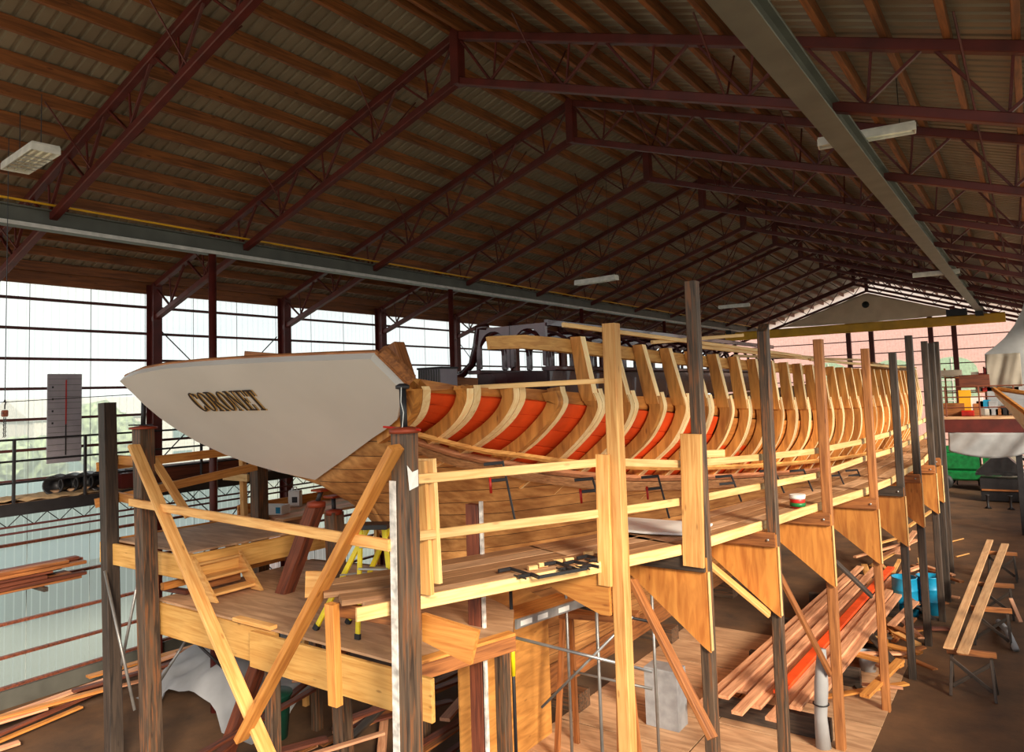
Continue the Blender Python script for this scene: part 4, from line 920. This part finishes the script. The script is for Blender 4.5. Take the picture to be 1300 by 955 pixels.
# chain hoist at the left edge
hp_ = onx(6, 525, -12.5); ch_ = root('chain_hoist', 'small rusty chain block hanging at the left edge of the photo', 'hoist', hp_); box('block', hp_, (.07, .07, .1), M['mahog'], ch_, ch=.02)
tube('hook', [hp_+V((0, 0, .06)), hp_+V((0, 0, .12)), hp_+V((.03, 0, .16)), hp_+V((0, 0, .2)), hp_+V((-.03, 0, .17))], .01, M['iron'], ch_, 6)
for s in (-.03, .03):
    for i in range(10): 
        tube('chain_link', [hp_+V((s+.01*math.cos(a), .01*math.sin(a)*(i % 2), -.07-.03*i+.018*math.sin(a))) for a in [k*math.pi/3 for k in range(6)]], .004, M['iron'], ch_, 4, closed=True)
tube('hoist_chain', [hp_+V((0, 0, .18)), (hp_.x, hp_.y, zt(hp_.x))], .006, M['iron'], ch_, 4)
tag(tube('guy_wire', [onx(0, 511, -12.6), onx(168, 501, -11.2)], .006, M['iron'], None, 5), 'thin wire running from the chain block to the transom tip', 'wire')

# timber racked on the left wall
k = 0
for (z, n, y1, xo) in ((2.51, 4, 7.2, 0), (2.57, 4, 7.0, .05), (2.635, 4, 6.7, 0), (2.70, 3, 6.9, .1), (2.765, 3, 7.3, .15), (2.83, 2, 7.1, .3)):
    for i in range(n):
        tb('racked_plank', (-16.35+i*.2+xo, 1.0+R.uniform(0, 1), z), (-16.35+i*.2+xo, y1+R.uniform(-.3, .2), z), .18, .06, 'mahog' if (i+k) % 3 else 'brown', f'reddish brown plank in the wall rack, layer {["one","two","three","four","five","six"][k]} from the bottom, {ORD[i]} from the wall', 'plank', g='planks in the wall rack')
    k += 1
for i, y in enumerate((2.5, 4.6, 6.4)):
    tb('rack_arm', (-16.96, y, 2.44), (-15.5, y, 2.44), .08, .08, 'char', f'dark bracket arm under the wall rack, {ORD[i]} from the camera', 'bracket')
# lumber piled on the floor at the left
def pile(n, x0, x1, y0, y1, z0, zz, L, mts, lab, g, ang=.3, base=(0, 1, 0), w=(.1, .2)):
    for i in range(n):
        c = V((R.uniform(x0, x1), R.uniform(y0, y1), z0+zz*i/n)); a = math.atan2(base[1], base[0])+R.gauss(0, ang); d = V((math.cos(a), math.sin(a), R.uniform(-.02, .04)))*R.uniform(*L)/2
        o = beam('scrap_board', c-d, c+d, R.uniform(*w), R.uniform(.03, .06), M[R.choice(mts)]); tag(o, lab, 'board', g)
pile(22, -16.3, -14.6, 8.2, 13.5, .05, .5, (2, 4.5), ['mahog', 'cedar', 'brown', 'orange'], 'long reddish board in the loose lumber pile along the foot of the left wall', 'loose lumber by the left wall', .12)
pile(10, -16.3, -15.0, 4.0, 8, .06, .35, (2, 4), ['mahog', 'cedar', 'orange'], 'board lying loose on the floor by the wall, below the wall rack', 'loose boards below the rack', .15)
# grey tarpaulin heap
def heap(name, c, s, mat, lab, cat, seed=1, n=22):
    r = random.Random(seed); ph = [r.uniform(0, 6) for _ in range(6)]; vs = []; fs = []
    for i in range(n+1):
        for j in range(n+1):
            u, v = i/n*2-1, j/n*2-1; e = max(0, 1-(abs(u)**3.0+abs(v)**3.0)*.9); h = e**.22
            z = s[2]*h*(1+.12*math.sin(5*u+ph[0])+.1*math.sin(7*v+3*u+ph[1])+.05*math.sin(15*u-9*v+ph[2])) if e > 0 else .01
            vs.append((c[0]+u*s[0], c[1]+v*s[1], c[2]+max(.005, z)))
    for i in range(n):
        for j in range(n): a = i*(n+1)+j; fs.append((a, a+1, a+n+2, a+n+1))
    o = mob(name, vs, fs, mat, smooth=True); tag(o, lab, cat); return o
heap('tarpaulin_heap', (-13.2, 9.4, 0), (1.9, 1.5, .85), M['tarp'], 'grey plastic tarpaulin over a load behind the left posts on the floor', 'tarpaulin')
gbx = root('storage_tub', 'dark green tub on the floor below the lower deck', 'tub', (-11.3, 8.6, 0)); lathe('tub', [(.22, .0), (.28, .7), (.3, .72), (.26, .72), (.2, .05), (.001, .05)], (-11.2, 8.3, .0), M['teal'], gbx); lathe('lid', [(.31, .72), (.31, .76), (.001, .8)], (-11.2, 8.3, 0), M['teal'], gbx)
# tube bracing around left posts
for i, (a, b, lab) in enumerate([(ony(133, 725, 6.0), ony(163, 865, 6.0), 'grey tube sloping down right beside the far left post'), (ony(177, 728, 6.3), ony(150, 865, 6.3), 'grey tube crossing it, sloping down left beside the far left post'), (ony(237, 812, 7.6), ony(205, 862, 7.3), 'grey tube sloping left below the lower deck beam'), (ony(248, 815, 7.6), ony(285, 850, 8), 'dark tube sloping right below the lower deck beam')]):
    d = (b-a)*.25; tag(tube('scaffold_tube', [a, b+d], .024, M['galv'] if i < 3 else M['iron'], None, 8), lab, 'tube')
pile(26, -10.8, -8.0, 7.0, 12.0, .05, .7, (1.5, 4), ['mahog', 'cedar', 'brown', 'char'], 'reddish plank lying in the heap on the floor under the lower deck', 'planks under the lower deck', .4)

# tube scaffold under the staging
sf = root('tube_scaffold', 'grey tube scaffold frame with aluminium plank below the staging', 'scaffold', (-5.9, 9, 0))
T1 = [ony(650, 800, 8.2), ony(719, 770, 9.8), ony(757, 770, 9.0), ony(828, 770, 10.2)]
for p in T1: tube('standard', [(p.x, p.y, 0), (p.x, p.y, 3.2)], .024, M['iron'] if p is T1[0] else M['galv'], sf, 8)
a, b = ony(655, 810, 8.2), ony(828, 853, 8.9); tube('ledger', [a, b], .022, M['alu'], sf, 8)
a, b = ony(720, 866, 8.6), ony(803, 783, 8.9); tube('diagonal_tube', [a+(a-b)*.4, b], .018, M['alu'], sf, 8)
a, b = ony(730, 770, 9.9), ony(828, 790, 10.2); tube('ledger', [a, b], .022, M['iron'], sf, 8)
a, b = ony(728, 853, 9.9), ony(828, 875, 10.2); tube('ledger', [a, b], .022, M['galv'], sf, 8)
ap = root('aluminium_plank', 'grey aluminium scaffold plank with white stickers below the staging edge', 'plank', (-6.2, 9.1, 2.65))
a, b = ony(655, 793, 8.3), ony(742, 764, 10.0); sr = beam('side_rail', a, b, .04, .13, M['alu'], ap); beam('deck_board', a+V((-.28, .02, .04)), b+V((-.28, .02, .04)), .5, .03, M['orange'], ap)
d = b-a
for f0, f1 in ((.05, .2), (.28, .42), (.58, .74)): beam('sticker', a+d*f0+V((.022, -.01, 0)), a+d*f1+V((.022, -.01, 0)), .004, .07, M['paper'], sr, ch=.0005)
lathe('yellow_band', [(.03, -.25), (.03, .25)], T1[0]+V((0, 0, -.35)), M['ladder'], sf, 10)
# small bench seen through the scaffold
bn_ = root('trestle_bench', 'rough brown trestle bench under the hull seen through the scaffold', 'trestle', (-5.2, 10.8, 0)); c = ony(765, 785, 10.6)
beam('bench_top', (c.x-.75, c.y, c.z), (c.x+.45, c.y+.3, c.z), .45, .09, M['brown'], bn_)
for s in (-.6, .3):
    for e in (-.2, .2): beam('leg', (c.x+s, c.y+e*.6+s*.2, c.z-.04), (c.x+s*1.15, c.y+e*1.6+s*.2, 0), .09, .06, M['brown'], bn_, upv=VU)
tag(box('blue_crate', (c.x+.3, c.y+1.6, .5), (.6, .4, 1.0), M['boatgrey']), 'grey blue cabinet standing behind the rough trestle bench', 'cabinet')
# plywood wall face beside keel
tag(prism('plywood_screen', [(-.02, 0), (2.4, 0), (2.4, 2.3), (1.4, 2.8), (-.02, 2.8)], .03, M['plyh'], None, 'x', (-7.15, 8.5, .0)), 'large golden plywood screen standing below the hull behind the scaffold', 'plywood')

# ------------------------------------------------------------------ floor of the shed on the right
for i in range(7):
    for j in range(2):
        o = prism('floor_sheet', [(-1.2, -.6), (1.2, -.6), (1.2, .6), (-1.2, .6)], .018, M['plydark'], None, 'z', (-5.8+j*2.43-.3, 9.6+i*1.24, .002)); o.rotation_euler.z = R.uniform(-.01, .01)
        tag(o, 'worn brown plywood sheet laid on the floor beside the hull', 'plywood sheet', 'floor plywood sheets')
# long reddish planks beside the hull
for i in range(9):
    x = -4.95+i*.2; z = .42+(i % 2)*.05+.07*(i > 4)
    o = beam('long_plank', (x+(.02 if i % 2 else -.03), 12.2+.5*(i % 3), z), (x+.35, 22.5+.8*(i % 2), z+.03), .185, .06, M['redlead'] if i == 5 else M['cedar'])
    tag(o, 'long plank with an orange-red painted face in the stack beside the hull' if i == 5 else f'long reddish plank in the stack beside the hull, {ORD[i if i < 5 else i]} from the hull side', 'plank', 'long planks beside the hull')
for i, y in enumerate((13, 15.5, 18, 20.5)):
    tag(box('plank_bearer', (-4.1, y, .19), (2.1, .15, .34), M['char']), f'dark bearer timber under the long planks, {ORD[i]} from the camera', 'bearer', 'plank bearers')
pile(50, -3.2, -2.5, 14.5, 26, .04, .5, (.6, 2.2), ['cedar', 'brown', 'orange', 'pine', 'mahog', 'char'], 'scrap timber offcut in the untidy heap behind the dark staging posts', 'scrap timber heap', .9)
pile(14, -4.6, -3.4, 24, 30, .05, .9, (1.5, 3.5), ['cedar', 'pine'], 'pale board in the far part of the timber heap', 'far heap boards', .3)
# blue drums
for p, lab in (((-2.45, 21.3, 0), 'bright blue open drum holding offcuts beside the dark staging posts'), ((-2.95, 20.9, 0), 'second blue drum behind the dark post, deeper in shade')):
    t = root('drum', lab, 'drum', p, 'blue drums'); lathe('shell', [(.28, 0), (.29, .3), (.3, .31), (.29, .33), (.29, .6), (.3, .61), (.29, .63), (.29, .9), (.305, .92), (.27, .92), (.27, .05), (.001, .05)], p, M['blue'], t)
tag(beam('offcut', (-2.45, 21.2, .1), (-2.62, 21.25, 1.35), .09, .03, M['pine_pale'], upv=VU), 'pale offcut standing in the bright blue drum', 'offcut')
p = onz(1120, 862, 0); t = root('bucket', 'blue and white bucket at the foot of the orange post', 'bucket', (p.x-.3, p.y+.3, 0)); lathe('body', [(.15, 0), (.18, .38), (.16, .38), (.14, .02), (.001, .02)], (p.x-.3, p.y+.3, 0), M['boatgrey'], t); tube('handle', [(p.x-.3+.17*math.cos(a), p.y+.3-.1*math.sin(a), .37-.1*math.sin(a)) for a in [k*math.pi/8 for k in range(9)]], .006, M['iron'], t, 5)
# rolled plastic beside the reddish post
p = (-3.12, 12.7, 0); t = root('rolled_plastic', 'rolled clear plastic sheet tied with cord leaning by the reddish post', 'roll', p)
tube('roll', [V(p)+V((0, 0, .02)), V(p)+V((-.02, .02, .5)), V(p)+V((.02, .02, 1.0)), V(p)+V((.05, .05, 1.55))], .1, M['tarp'], t, 12, radii=[.12, .1, .11, .07]); tube('cord', [V(p)+V((.12*math.cos(a), .12*math.sin(a), .7)) for a in [k*math.pi/6 for k in range(12)]], .012, M['blk'], t, 5, closed=True)

# sawhorses and long boards
def sawhorse(c, w, lab):
    c = V(c); t = root('sawhorse', lab, 'sawhorse', c, 'sawhorses'); h = .78
    beam('top_rail', c+V((-w/2, 0, h-.05)), c+V((w/2, .12, h-.05)), .09, .1, M['brown'], t)
    for s in (-1, 1):
        for e in (-1, 1): beam('leg', c+V((s*(w/2-.08), e*.03, h-.1)), c+V((s*(w/2-.04), e*.24, 0)), .05, .09, M['char'], t, upv=VU)
        beam('side_brace', c+V((s*(w/2-.06), -.17, .28)), c+V((s*(w/2-.06), .17, .28)), .03, .07, M['char'], t)
    beam('cross_brace', c+V((-w/2+.08, -.1, .62)), c+V((w/2-.08, -.16, .15)), .02, .07, M['char'], t); beam('cross_brace', c+V((w/2-.08, -.08, .62)), c+V((-w/2+.08, -.14, .15)), .02, .07, M['char'], t)
SH = [(1200, 1265, 827, 16.3, 'nearest the camera'), (1238, 1278, 772, 19.4, 'second from the camera'), (1243, 1284, 741, 21.7, 'third from the camera'), (1258, 1284, 701, 25.8, 'farthest from the camera')]
for xa, xb, yy, Y, lab in SH:
    a, b = onz(xa, yy, .78), onz(xb, yy, .78); sawhorse(((a.x+b.x)/2, (a.y+b.y)/2, 0), max(.75, b.x-a.x), f'dark wooden sawhorse under the two long boards, {lab}')
a, b = onz(1204, 823, .81), onz(1257, 686, .81); tb('long_board', a, b, .17, .04, 'tan', 'left of the two long pale boards lying on the sawhorses', 'board')
a, b = onz(1222, 829, .81), onz(1276, 691, .81); tb('long_board', a, b, .19, .04, 'tan', 'right of the two long pale boards lying on the sawhorses', 'board')
tag(tube('plastic_wrap', [onz(1268, 790, .05), onz(1278, 800, .3), onz(1290, 825, .05)], .07, M['tarp'], None, 8), 'crumpled clear plastic wrap on the floor right of the sawhorses', 'plastic')
tb('prop_board', onz(1283, 760, .5), onz(1296, 790, .05), .09, .03, 'cedar', 'thin board leaning at the right edge by the sawhorses', 'board')
for i, (x, y_) in enumerate([(1215, 693), (1222, 712)]):
    a = onz(x-8, y_-5, .03); b = onz(x+8, y_-9, .03); tb('floor_scrap', a, b, .05, .03, 'pine', f'pale scrap strip on the floor beyond the dark posts, {ORD[i]} one', 'scrap')
# boom lift
g = onz(1232, 620, 0); gx, gy = g.x, g.y
gl = root('boom_lift', 'green boom lift parked at the far end of the aisle', 'boom lift', (gx, gy, 0))
box('chassis', (gx-.1, gy, .75), (3.0, 1.8, .5), M['green'], gl, ch=.08); box('engine_cover', (gx-.5, gy-.1, 1.45), (2.1, 1.7, .9), M['green'], gl, ch=.12)
box('counterweight', (gx+.95, gy-.1, 1.5), (.5, 1.6, 1.3), M['green'], gl, ch=.1)
beam('boom', (gx-1.6, gy-.3, 2.0), (gx+1.1, gy-.3, 2.3), .3, .34, M['green'], gl); beam('boom_head', (gx-.4, gy-.5, 1.9), (gx+.9, gy-.5, 2.45), .16, .2, M['screw'], gl)
for s in (-1, 1):
    for e in (-1, 1): lathe('wheel', [(.001, -.15), (.25, -.15), (.42, -.12), (.42, .12), (.25, .15), (.001, .15)], (gx+s*1.0-.1, gy+e*.9, .42), M['blk'], gl, 20, (math.pi/2, 0, 0))
# dark machine with gable guard
m0 = onz(1274, 636, 0); mx_, my = m0.x, m0.y
dm = root('workshop_machine', 'dark workshop machine on a stand in front of the far hull', 'machine', (mx_, my, 0))
box('base_cabinet', (mx_, my, .55), (1.7, 1.0, 1.1), M['iron'], dm, ch=.05); box('upper_deck', (mx_, my-.1, 1.3), (2.0, 1.1, .12), M['iron'], dm); prism('pointed_cover', [(-1.0, 0), (1.0, 0), (.15, .9), (-.1, .9)], .8, M['iron'], dm, 'y', (mx_, my-.4, 1.36))
beam('front_bar', (mx_-.8, my-.55, .55), (mx_+.8, my-.55, .55), .06, .08, M['brown'], dm); tube('diagonal_arm', [(mx_, my-.5, 3.1), (mx_+1.4, my-.5, 1.5)], .08, M['iron'], dm)
for s in (-.5, .35): lathe('floor_jack', [(.16, 0), (.05, .1), (.05, .55), (.1, .6)], (mx_+s, my-2.6, 0), M['iron'], dm, 10)

# right-hand mezzanine at the far end
MZ = 4.35; my0 = 33.0
mz = root('far_mezzanine', 'raised mezzanine with a dark red beam at the far right', 'mezzanine', (0, my0, 3.6))
x0_ = ony(1198, 525, my0).x
box('front_beam', ((x0_+XR)/2, my0, MZ-.35), (XR-x0_, .15, .5), M['steel'], mz); box('deck', ((x0_+XR)/2, my0+2.5, MZ-.05), (XR-x0_, 5, .1), M['plydark'], mz); box('deck_edge', ((x0_+XR)/2, my0-.02, MZ-.05), (XR-x0_, .14, .1), M['plydark'], mz)
for z in (MZ+.35, MZ+.75, MZ+1.15): tube('railing', [(x0_, my0, z), (XR, my0, z)], .025, M['mahog'], mz, 6)
for i in range(5): beam('railing_post', (x0_+.1+i*1.1, my0, MZ), (x0_+.1+i*1.1, my0, MZ+1.15), .05, .05, M['mahog'], mz, upv=VU)
for x in (x0_+2.3, x0_+3.6): beam('support_post', (x, my0+.1, 0), (x, my0+.1, MZ-.6), .2, .2, M['iron'], mz, upv=VU)
def rel(px, py, Y): return ony(px, py, Y)
clut = [('yellow_cabinet', 1224, 490, .4, .45, 1.0, 'yellow', 'tall yellow cabinet on the far mezzanine', 'cabinet'), ('crate', 1207, 500, .9, .6, .5, 'brown', 'brown crate on the far mezzanine left of the yellow cabinet', 'crate'), ('red_tub', 1229, 510, .4, .4, .22, 'redp', 'red tub on the far mezzanine below the yellow cabinet', 'tub'),
        ('blue_bag', 1248, 505, .45, .4, .6, 'blue', 'blue bag beside the red tub on the mezzanine', 'bag'), ('white_bag', 1240, 503, .4, .4, .75, 'paper', 'pale bag left of the blue bag on the mezzanine', 'bag'), ('shelf_box', 1237, 484, 1.0, .4, .5, 'mahog', 'dark shelf box high on the mezzanine right of the yellow cabinet', 'box'), ('shelf_box', 1206, 474, .8, .4, .25, 'canvas', 'grey bundle on the upper shelf of the mezzanine', 'bundle')]
for nm, px, py, w, d_, h, mt, lab, cat in clut:
    p = rel(px, py, my0+1.0); zc = MZ+h/2 if py > 489 else p.z
    tag(box(nm, (p.x, my0+1.0 if zc == p.z or cat != 'tub' else my0+.5, zc), (w, d_, h), M[mt], ch=.04), lab, cat)
sh = root('mezzanine_shelf', 'cluttered timber shelving unit on the far mezzanine', 'shelf', (-1.9, my0+1.6, MZ)); a = rel(1200, 480, my0+1.6); b = rel(1250, 480, my0+1.6)
for z in (MZ+.9, MZ+1.5): beam('shelf_board', (a.x, my0+1.6, z), (b.x, my0+1.6, z), .5, .04, M['brown'], sh)
for x in (a.x, b.x): beam('upright', (x, my0+1.6, MZ), (x, my0+1.6, MZ+1.9), .06, .06, M['brown'], sh, upv=VU)
for i in range(14):
    px = 1200+i*3.7; p = rel(px, 0, my0+1.5); h = R.uniform(.12, .35); tag(box('shelf_item', (p.x, my0+1.5, MZ+.92+h/2 if i % 2 else MZ+1.52+h/2), (R.uniform(.12, .28), .3, h), M[R.choice(['iron', 'canvas', 'redp', 'extpale', 'brown', 'yellow'])]), f'small tool or tin on the mezzanine shelving, {ORD[i]} from the left', 'shelf item', 'mezzanine shelf items')
for i in range(16):
    px = 1199+i*3.4; p = rel(px, 0, my0+.9); h = R.uniform(.15, .6)
    tag(box('stored_tool', (p.x, my0+.9+.1*(i % 2), MZ+h/2), (R.uniform(.12, .3), .25, h), M[R.choice(['iron', 'canvas', 'extpale', 'brown', 'grey', 'boatgrey', 'mahog'])], ch=.03), f'small stored item standing on the mezzanine floor behind the railing, {ORD[i]} from left', 'stored item', 'items on the mezzanine floor')
# tarps hanging below mezzanine
def hang(name, x0, x1, y, z0, z1, mat, lab, seed=0, sag=.25, n=36):
    vs = []; fs = []; m = 10
    for i in range(n+1):
        u = i/n; x = x0+(x1-x0)*u
        for j in range(m+1):
            f = j/m; vs.append((x, y+min(1, (x1-x0)/2)*(.1*math.sin(u*9+seed+f*3)+.04*math.sin(u*21+f*6+seed)), z1+(z0-z1)*f-sag*f*math.sin(u*math.pi)))
    for i in range(n):
        for j in range(m): a = i*(m+1)+j; fs.append((a, a+1, a+m+2, a+m+1))
    o = mob(name, vs, fs, mat, smooth=True); o.modifiers.new('t', 'SOLIDIFY').thickness = .01; tag(o, lab, 'tarpaulin'); return o
hang('hanging_tarp', x0_+.1, x0_+2.7, my0-.15, 3.05, MZ-.6, M['tarp'], 'pale grey plastic tarpaulin hanging below the mezzanine beam', 1)
hang('hanging_tarp', x0_+2.7, XR-.2, my0-.1, 3.1, MZ-.6, M['canvas'], 'darker tarpaulin hanging below the mezzanine right of the pale one', 5)
# covered boat on the right with its bow rail
YC = my0+1.2
hang('boat_cover', ony(1253, 475, YC).x, ony(1297, 475, YC).x, YC, ony(1275, 491, YC).z, ony(1275, 449, YC).z, M['canvas'], 'square grey canvas patch hanging in front of the covered boat at right', 3, .04)
def cover():
    """shrink-wrapped boat standing on the mezzanine; its cover sweeps up to the right"""
    vs = []; fs = []; Y = YC+.15; prof = [(1250, 451), (1262, 441), (1275, 428), (1287, 412), (1297, 394), (1304, 372)]
    pr = [ony(*q, Y) for q in prof]; k = len(pr); nj = 7
    for j in range(nj):
        f = j/(nj-1); y = Y+3.4*f
        for p in pr: vs.append((p.x+.25*f, y, p.z-.5*f*f+.05*math.sin(j*1.7+p.x*3)))
        for p in pr: vs.append((p.x+.25*f, y, MZ+.02))
    m = 2*k
    for j in range(nj-1):
        for i in range(k-1): a = j*m+i; fs.append((a, a+1, a+m+1, a+m))
        for e in (0, k-1): a = j*m+e; fs.append((a, a+k, a+m+k, a+m))
    for b in (0, (nj-1)*m):
        for i in range(k-1): fs.append((b+i, b+i+1, b+k+i+1, b+k+i))
    o = mob('boat_shrink_cover', vs, fs, M['tarp']); o.modifiers.new('t', 'SOLIDIFY').thickness = .02; tag(o, 'pale plastic cover sloping up over the boat at the right edge', 'tarpaulin')
cover()
def bow():
    tip = ony(1262, 496, 19); e = ony(1325, 543, 16); d = e-tip; t = root('moored_bow', 'grey blue boat bow with an orange timber rail at the right edge', 'boat', (tip.x+.9, 16.5, 0))
    vs = []; fs = []; n = 9; rows = []
    for i in range(n):
        f = i/(n-1)*1.5; g = tip+d*f; hw = min(1.0, .04+.75*f**.7); cx = g.x+hw; low = 1.25*min(1, .12+.9*f)
        sec = [(g.x, g.z), (g.x+.04*hw, g.z-.35*low), (g.x+.3*hw, g.z-.75*low), (cx, g.z-low), (cx+.7*hw, g.z-.75*low), (cx+.96*hw, g.z-.35*low), (cx+hw, g.z)]
        rows.append((g, cx, hw)); vs += [(x, g.y, z) for x, z in sec]
    for i in range(n-1):
        for j in range(6): a = i*7+j; fs.append((a, a+1, a+8, a+7))
        a = i*7; fs.append((a, a+7, a+13, a+6))
    fs += [tuple(range(7)), tuple(range(n*7-1, n*7-8, -1))]
    mob('hull_side', vs, fs, M['boatgrey'], t)
    tube('toe_rail', [g+V((0, 0, .03)) for g, _, _ in rows], .05, M['orange'], t, 6); tube('toe_rail', [V((c+h, g.y, g.z+.03)) for g, c, h in rows], .05, M['orange'], t, 6)
    for k in (3, 7): g, c, h = rows[k]; beam('boat_stand', (c, g.y, 0), (c, g.y, g.z-1.2), .16, .16, M['iron'], t, upv=VU); box('stand_foot', (c, g.y, .05), (.9, .6, .1), M['iron'], t)
bow()
# aluminium ladder at the right edge
def ladder_r():
    a = onz(1295, 642, 0); t = root('straight_ladder', 'pale straight ladder leaning at the right edge near the far boat', 'ladder', a)
    for s in (0, .45): beam('rail', a+V((s, 0, 0)), a+V((s, .6, 3.4)), .03, .07, M['extpale'], t, upv=VU)
    for i in range(10): f = (i+.6)/10.5; beam('rung', a+V((0, .6*f, 3.4*f)), a+V((.45, .6*f, 3.4*f)), .03, .03, M['extpale'], t)
ladder_r()
# dark clutter wall under the mezzanine: shelving row
for i in range(5):
    x = -3.2+i*1.1; t = root('storage_rack', f'dark storage rack below the far mezzanine, {ORD[i]} from the left', 'rack', (x, 47.2, 0), 'far storage racks')
    for z in (.3, 1.1, 1.9): beam('rack_shelf', (x-.5, 47.2, z), (x+.5, 47.2, z), .6, .05, M['brown'], t)
    for s in (-.5, .5): beam('rack_upright', (x+s, 47.2, 0), (x+s, 47.2, 2.3), .06, .06, M['iron'], t, upv=VU)
    for z in (.33, 1.13): box('rack_carton', (x+R.uniform(-.15, .15), 47.2, z+.25), (.6, .5, .45), M[R.choice(['extpale', 'screw', 'canvas', 'teal'])], t)

# ------------------------------------------------------------------ outside
st(mob('ground_outside', [(-120, -60, -.35), (60, -60, -.35), (60, 140, -.35), (-120, 140, -.35)], [(0, 1, 2, 3)], M['extground']))
def tree(c, r, h, lab):
    t = root('tree', lab, 'tree', (c[0], c[1], -.35), 'trees outside'); rr = random.Random(int(c[1]*7)); vs = []; fs = []
    tube('trunk', [(c[0], c[1], -.35), (c[0], c[1], h*.6)], .25, M['brown'], t, 8)
    for b in range(7):
        o = V((c[0]+rr.uniform(-1, 1)*r*.6, c[1]+rr.uniform(-1, 1)*r*.7, h*rr.uniform(.55, 1))); s = r*rr.uniform(.4, .65); bm = bmesh.new(); bmesh.ops.create_icosphere(bm, subdivisions=3, radius=s)
        base = len(vs)
        for v in bm.verts: v.co *= 1+.16*math.sin(v.co.x*7/s+b)*math.sin(v.co.y*6/s)*math.sin(v.co.z*8/s+1)+rr.uniform(-.05, .05); vs.append(v.co+o)
        for f in bm.faces: fs.append(tuple(base+v.index for v in f.verts))
        bm.free()
    mob('crown', vs, fs, M['leaf'], t)
for i, (c, r, h) in enumerate([((-48, 24), 5, 7.5), ((-46, 33), 4.5, 7.5), ((-38, 9), 3.6, 5.5), ((-44, 42), 5, 8.5), ((-40, 52), 5, 8), ((-44, 17), 3.5, 6)]):
    tree(c, r*.55, h*.62, f'hazy green tree outside seen through the left wall, {ORD[i]} of them')
def house(c, s, lab, roofm='extred', wallm='extpale'):
    t = root('house', lab, 'building', (c[0], c[1], -.35), 'buildings outside'); box('walls', (c[0], c[1], s[2]/2-.35), s, M[wallm], t)
    prism('roof', [(-s[0]/2-.3, 0), (s[0]/2+.3, 0), (0, s[2]*.3)], s[1]+.6, M[roofm], t, 'y', (c[0], c[1]-s[1]/2-.3, s[2]-.36))
    for k in range(3):
        for z in (.3, .65): box('window', (c[0]+s[0]/2+.02, c[1]-s[1]*.3+k*s[1]*.3, s[2]*z), (.06, s[1]*.12, s[2]*.15), M['extdark'], t)
house((-60, 12), (8, 12, 5), 'pale house with terracotta roof outside behind the wall panel'); house((-62, 30), (8, 14, 5.4), 'pale house outside behind the transom tip', 'extpale'); house((-58, 52), (8, 12, 5), 'pale house outside beyond the left wall, farther along')
house((-34, 16), (5, 12, 2.6), 'low green grey shed outside the lower left wall', 'extdark', 'extdark'); house((-26, 13.5), (3, 9, 1.5), 'long low dock shed outside behind the wall rack', 'extdark', 'extdark')
tag(box('container', (-22, 17.6, .4), (1.5, 2.4, 1.2), M['extred']), 'small red container outside behind the far left post', 'container')
# brick building beyond the end wall
bb = root('brick_building', 'pink brick building with green arched windows seen through the far end wall', 'building', (-3, YN+9, 0)); YB = YN+9
box('facade', (-4, YB+1, 6), (34, 2, 12.8), M['brick'], bb)
for i, px in enumerate((1132, 1207, 1285, 1050)):
    p = ony(px, 450, YB-.1); pts = [(-1.5, 0), (1.5, 0)]+[(1.5*math.cos(a), 2.6+1.0*math.sin(a)) for a in [k*math.pi/10 for k in range(11)]]
    f = prism('arched_window', pts, .1, M['greenglass'], bb, 'y', (p.x, YB-.08, 3.7)); 
    for z in (.6, 1.3, 2.0): 
        q = beam('glazing_bar', (p.x-1.5, YB-.1, 3.7+z), (p.x+1.5, YB-.1, 3.7+z), .06, .07, M['extpale'], bb)
    beam('glazing_bar', (p.x, YB-.1, 3.7), (p.x, YB-.1, 7.2), .06, .07, M['extpale'], bb, upv=VU)

# ------------------------------------------------------------------ light
w = bpy.data.worlds.new('overcast_sky'); sc.world = w; w.use_nodes = True; nt = w.node_tree; bg = nt.nodes['Background']
tc = nt.nodes.new('ShaderNodeTexCoord'); nz = nt.nodes.new('ShaderNodeTexNoise'); nz.inputs['Scale'].default_value = 2.2; nz.inputs['Detail'].default_value = 5
mp = nt.nodes.new('ShaderNodeMapping'); mp.inputs['Scale'].default_value = (1, 1, 4); nt.links.new(tc.outputs['Generated'], mp.inputs['Vector']); nt.links.new(mp.outputs[0], nz.inputs['Vector'])
r = nt.nodes.new('ShaderNodeValToRGB'); r.color_ramp.elements[0].position = .35; r.color_ramp.elements[0].color = (.78, .82, .88, 1); r.color_ramp.elements[1].position = .65; r.color_ramp.elements[1].color = (1, .99, .97, 1)
nt.links.new(nz.outputs['Fac'], r.inputs['Fac']); nt.links.new(r.outputs['Color'], bg.inputs['Color']); bg.inputs['Strength'].default_value = 1.7
sun = bpy.data.objects.new('sun', bpy.data.lights.new('sun', 'SUN')); COL.objects.link(sun); sun.data.energy = 7.2; sun.data.angle = math.radians(14); sun.data.color = (1, .86, .68)
sun.rotation_euler = V((-.78, .5, -.4)).to_track_quat('-Z', 'Y').to_euler()
vs_ = sc.view_settings; vs_.view_transform = 'Standard'; vs_.look = 'None'; vs_.gamma = 1; vs_.use_curve_mapping = False; vs_.exposure = .1
sc.cycles.max_bounces = 10; sc.cycles.diffuse_bounces = 5; sc.cycles.transparent_max_bounces = 16
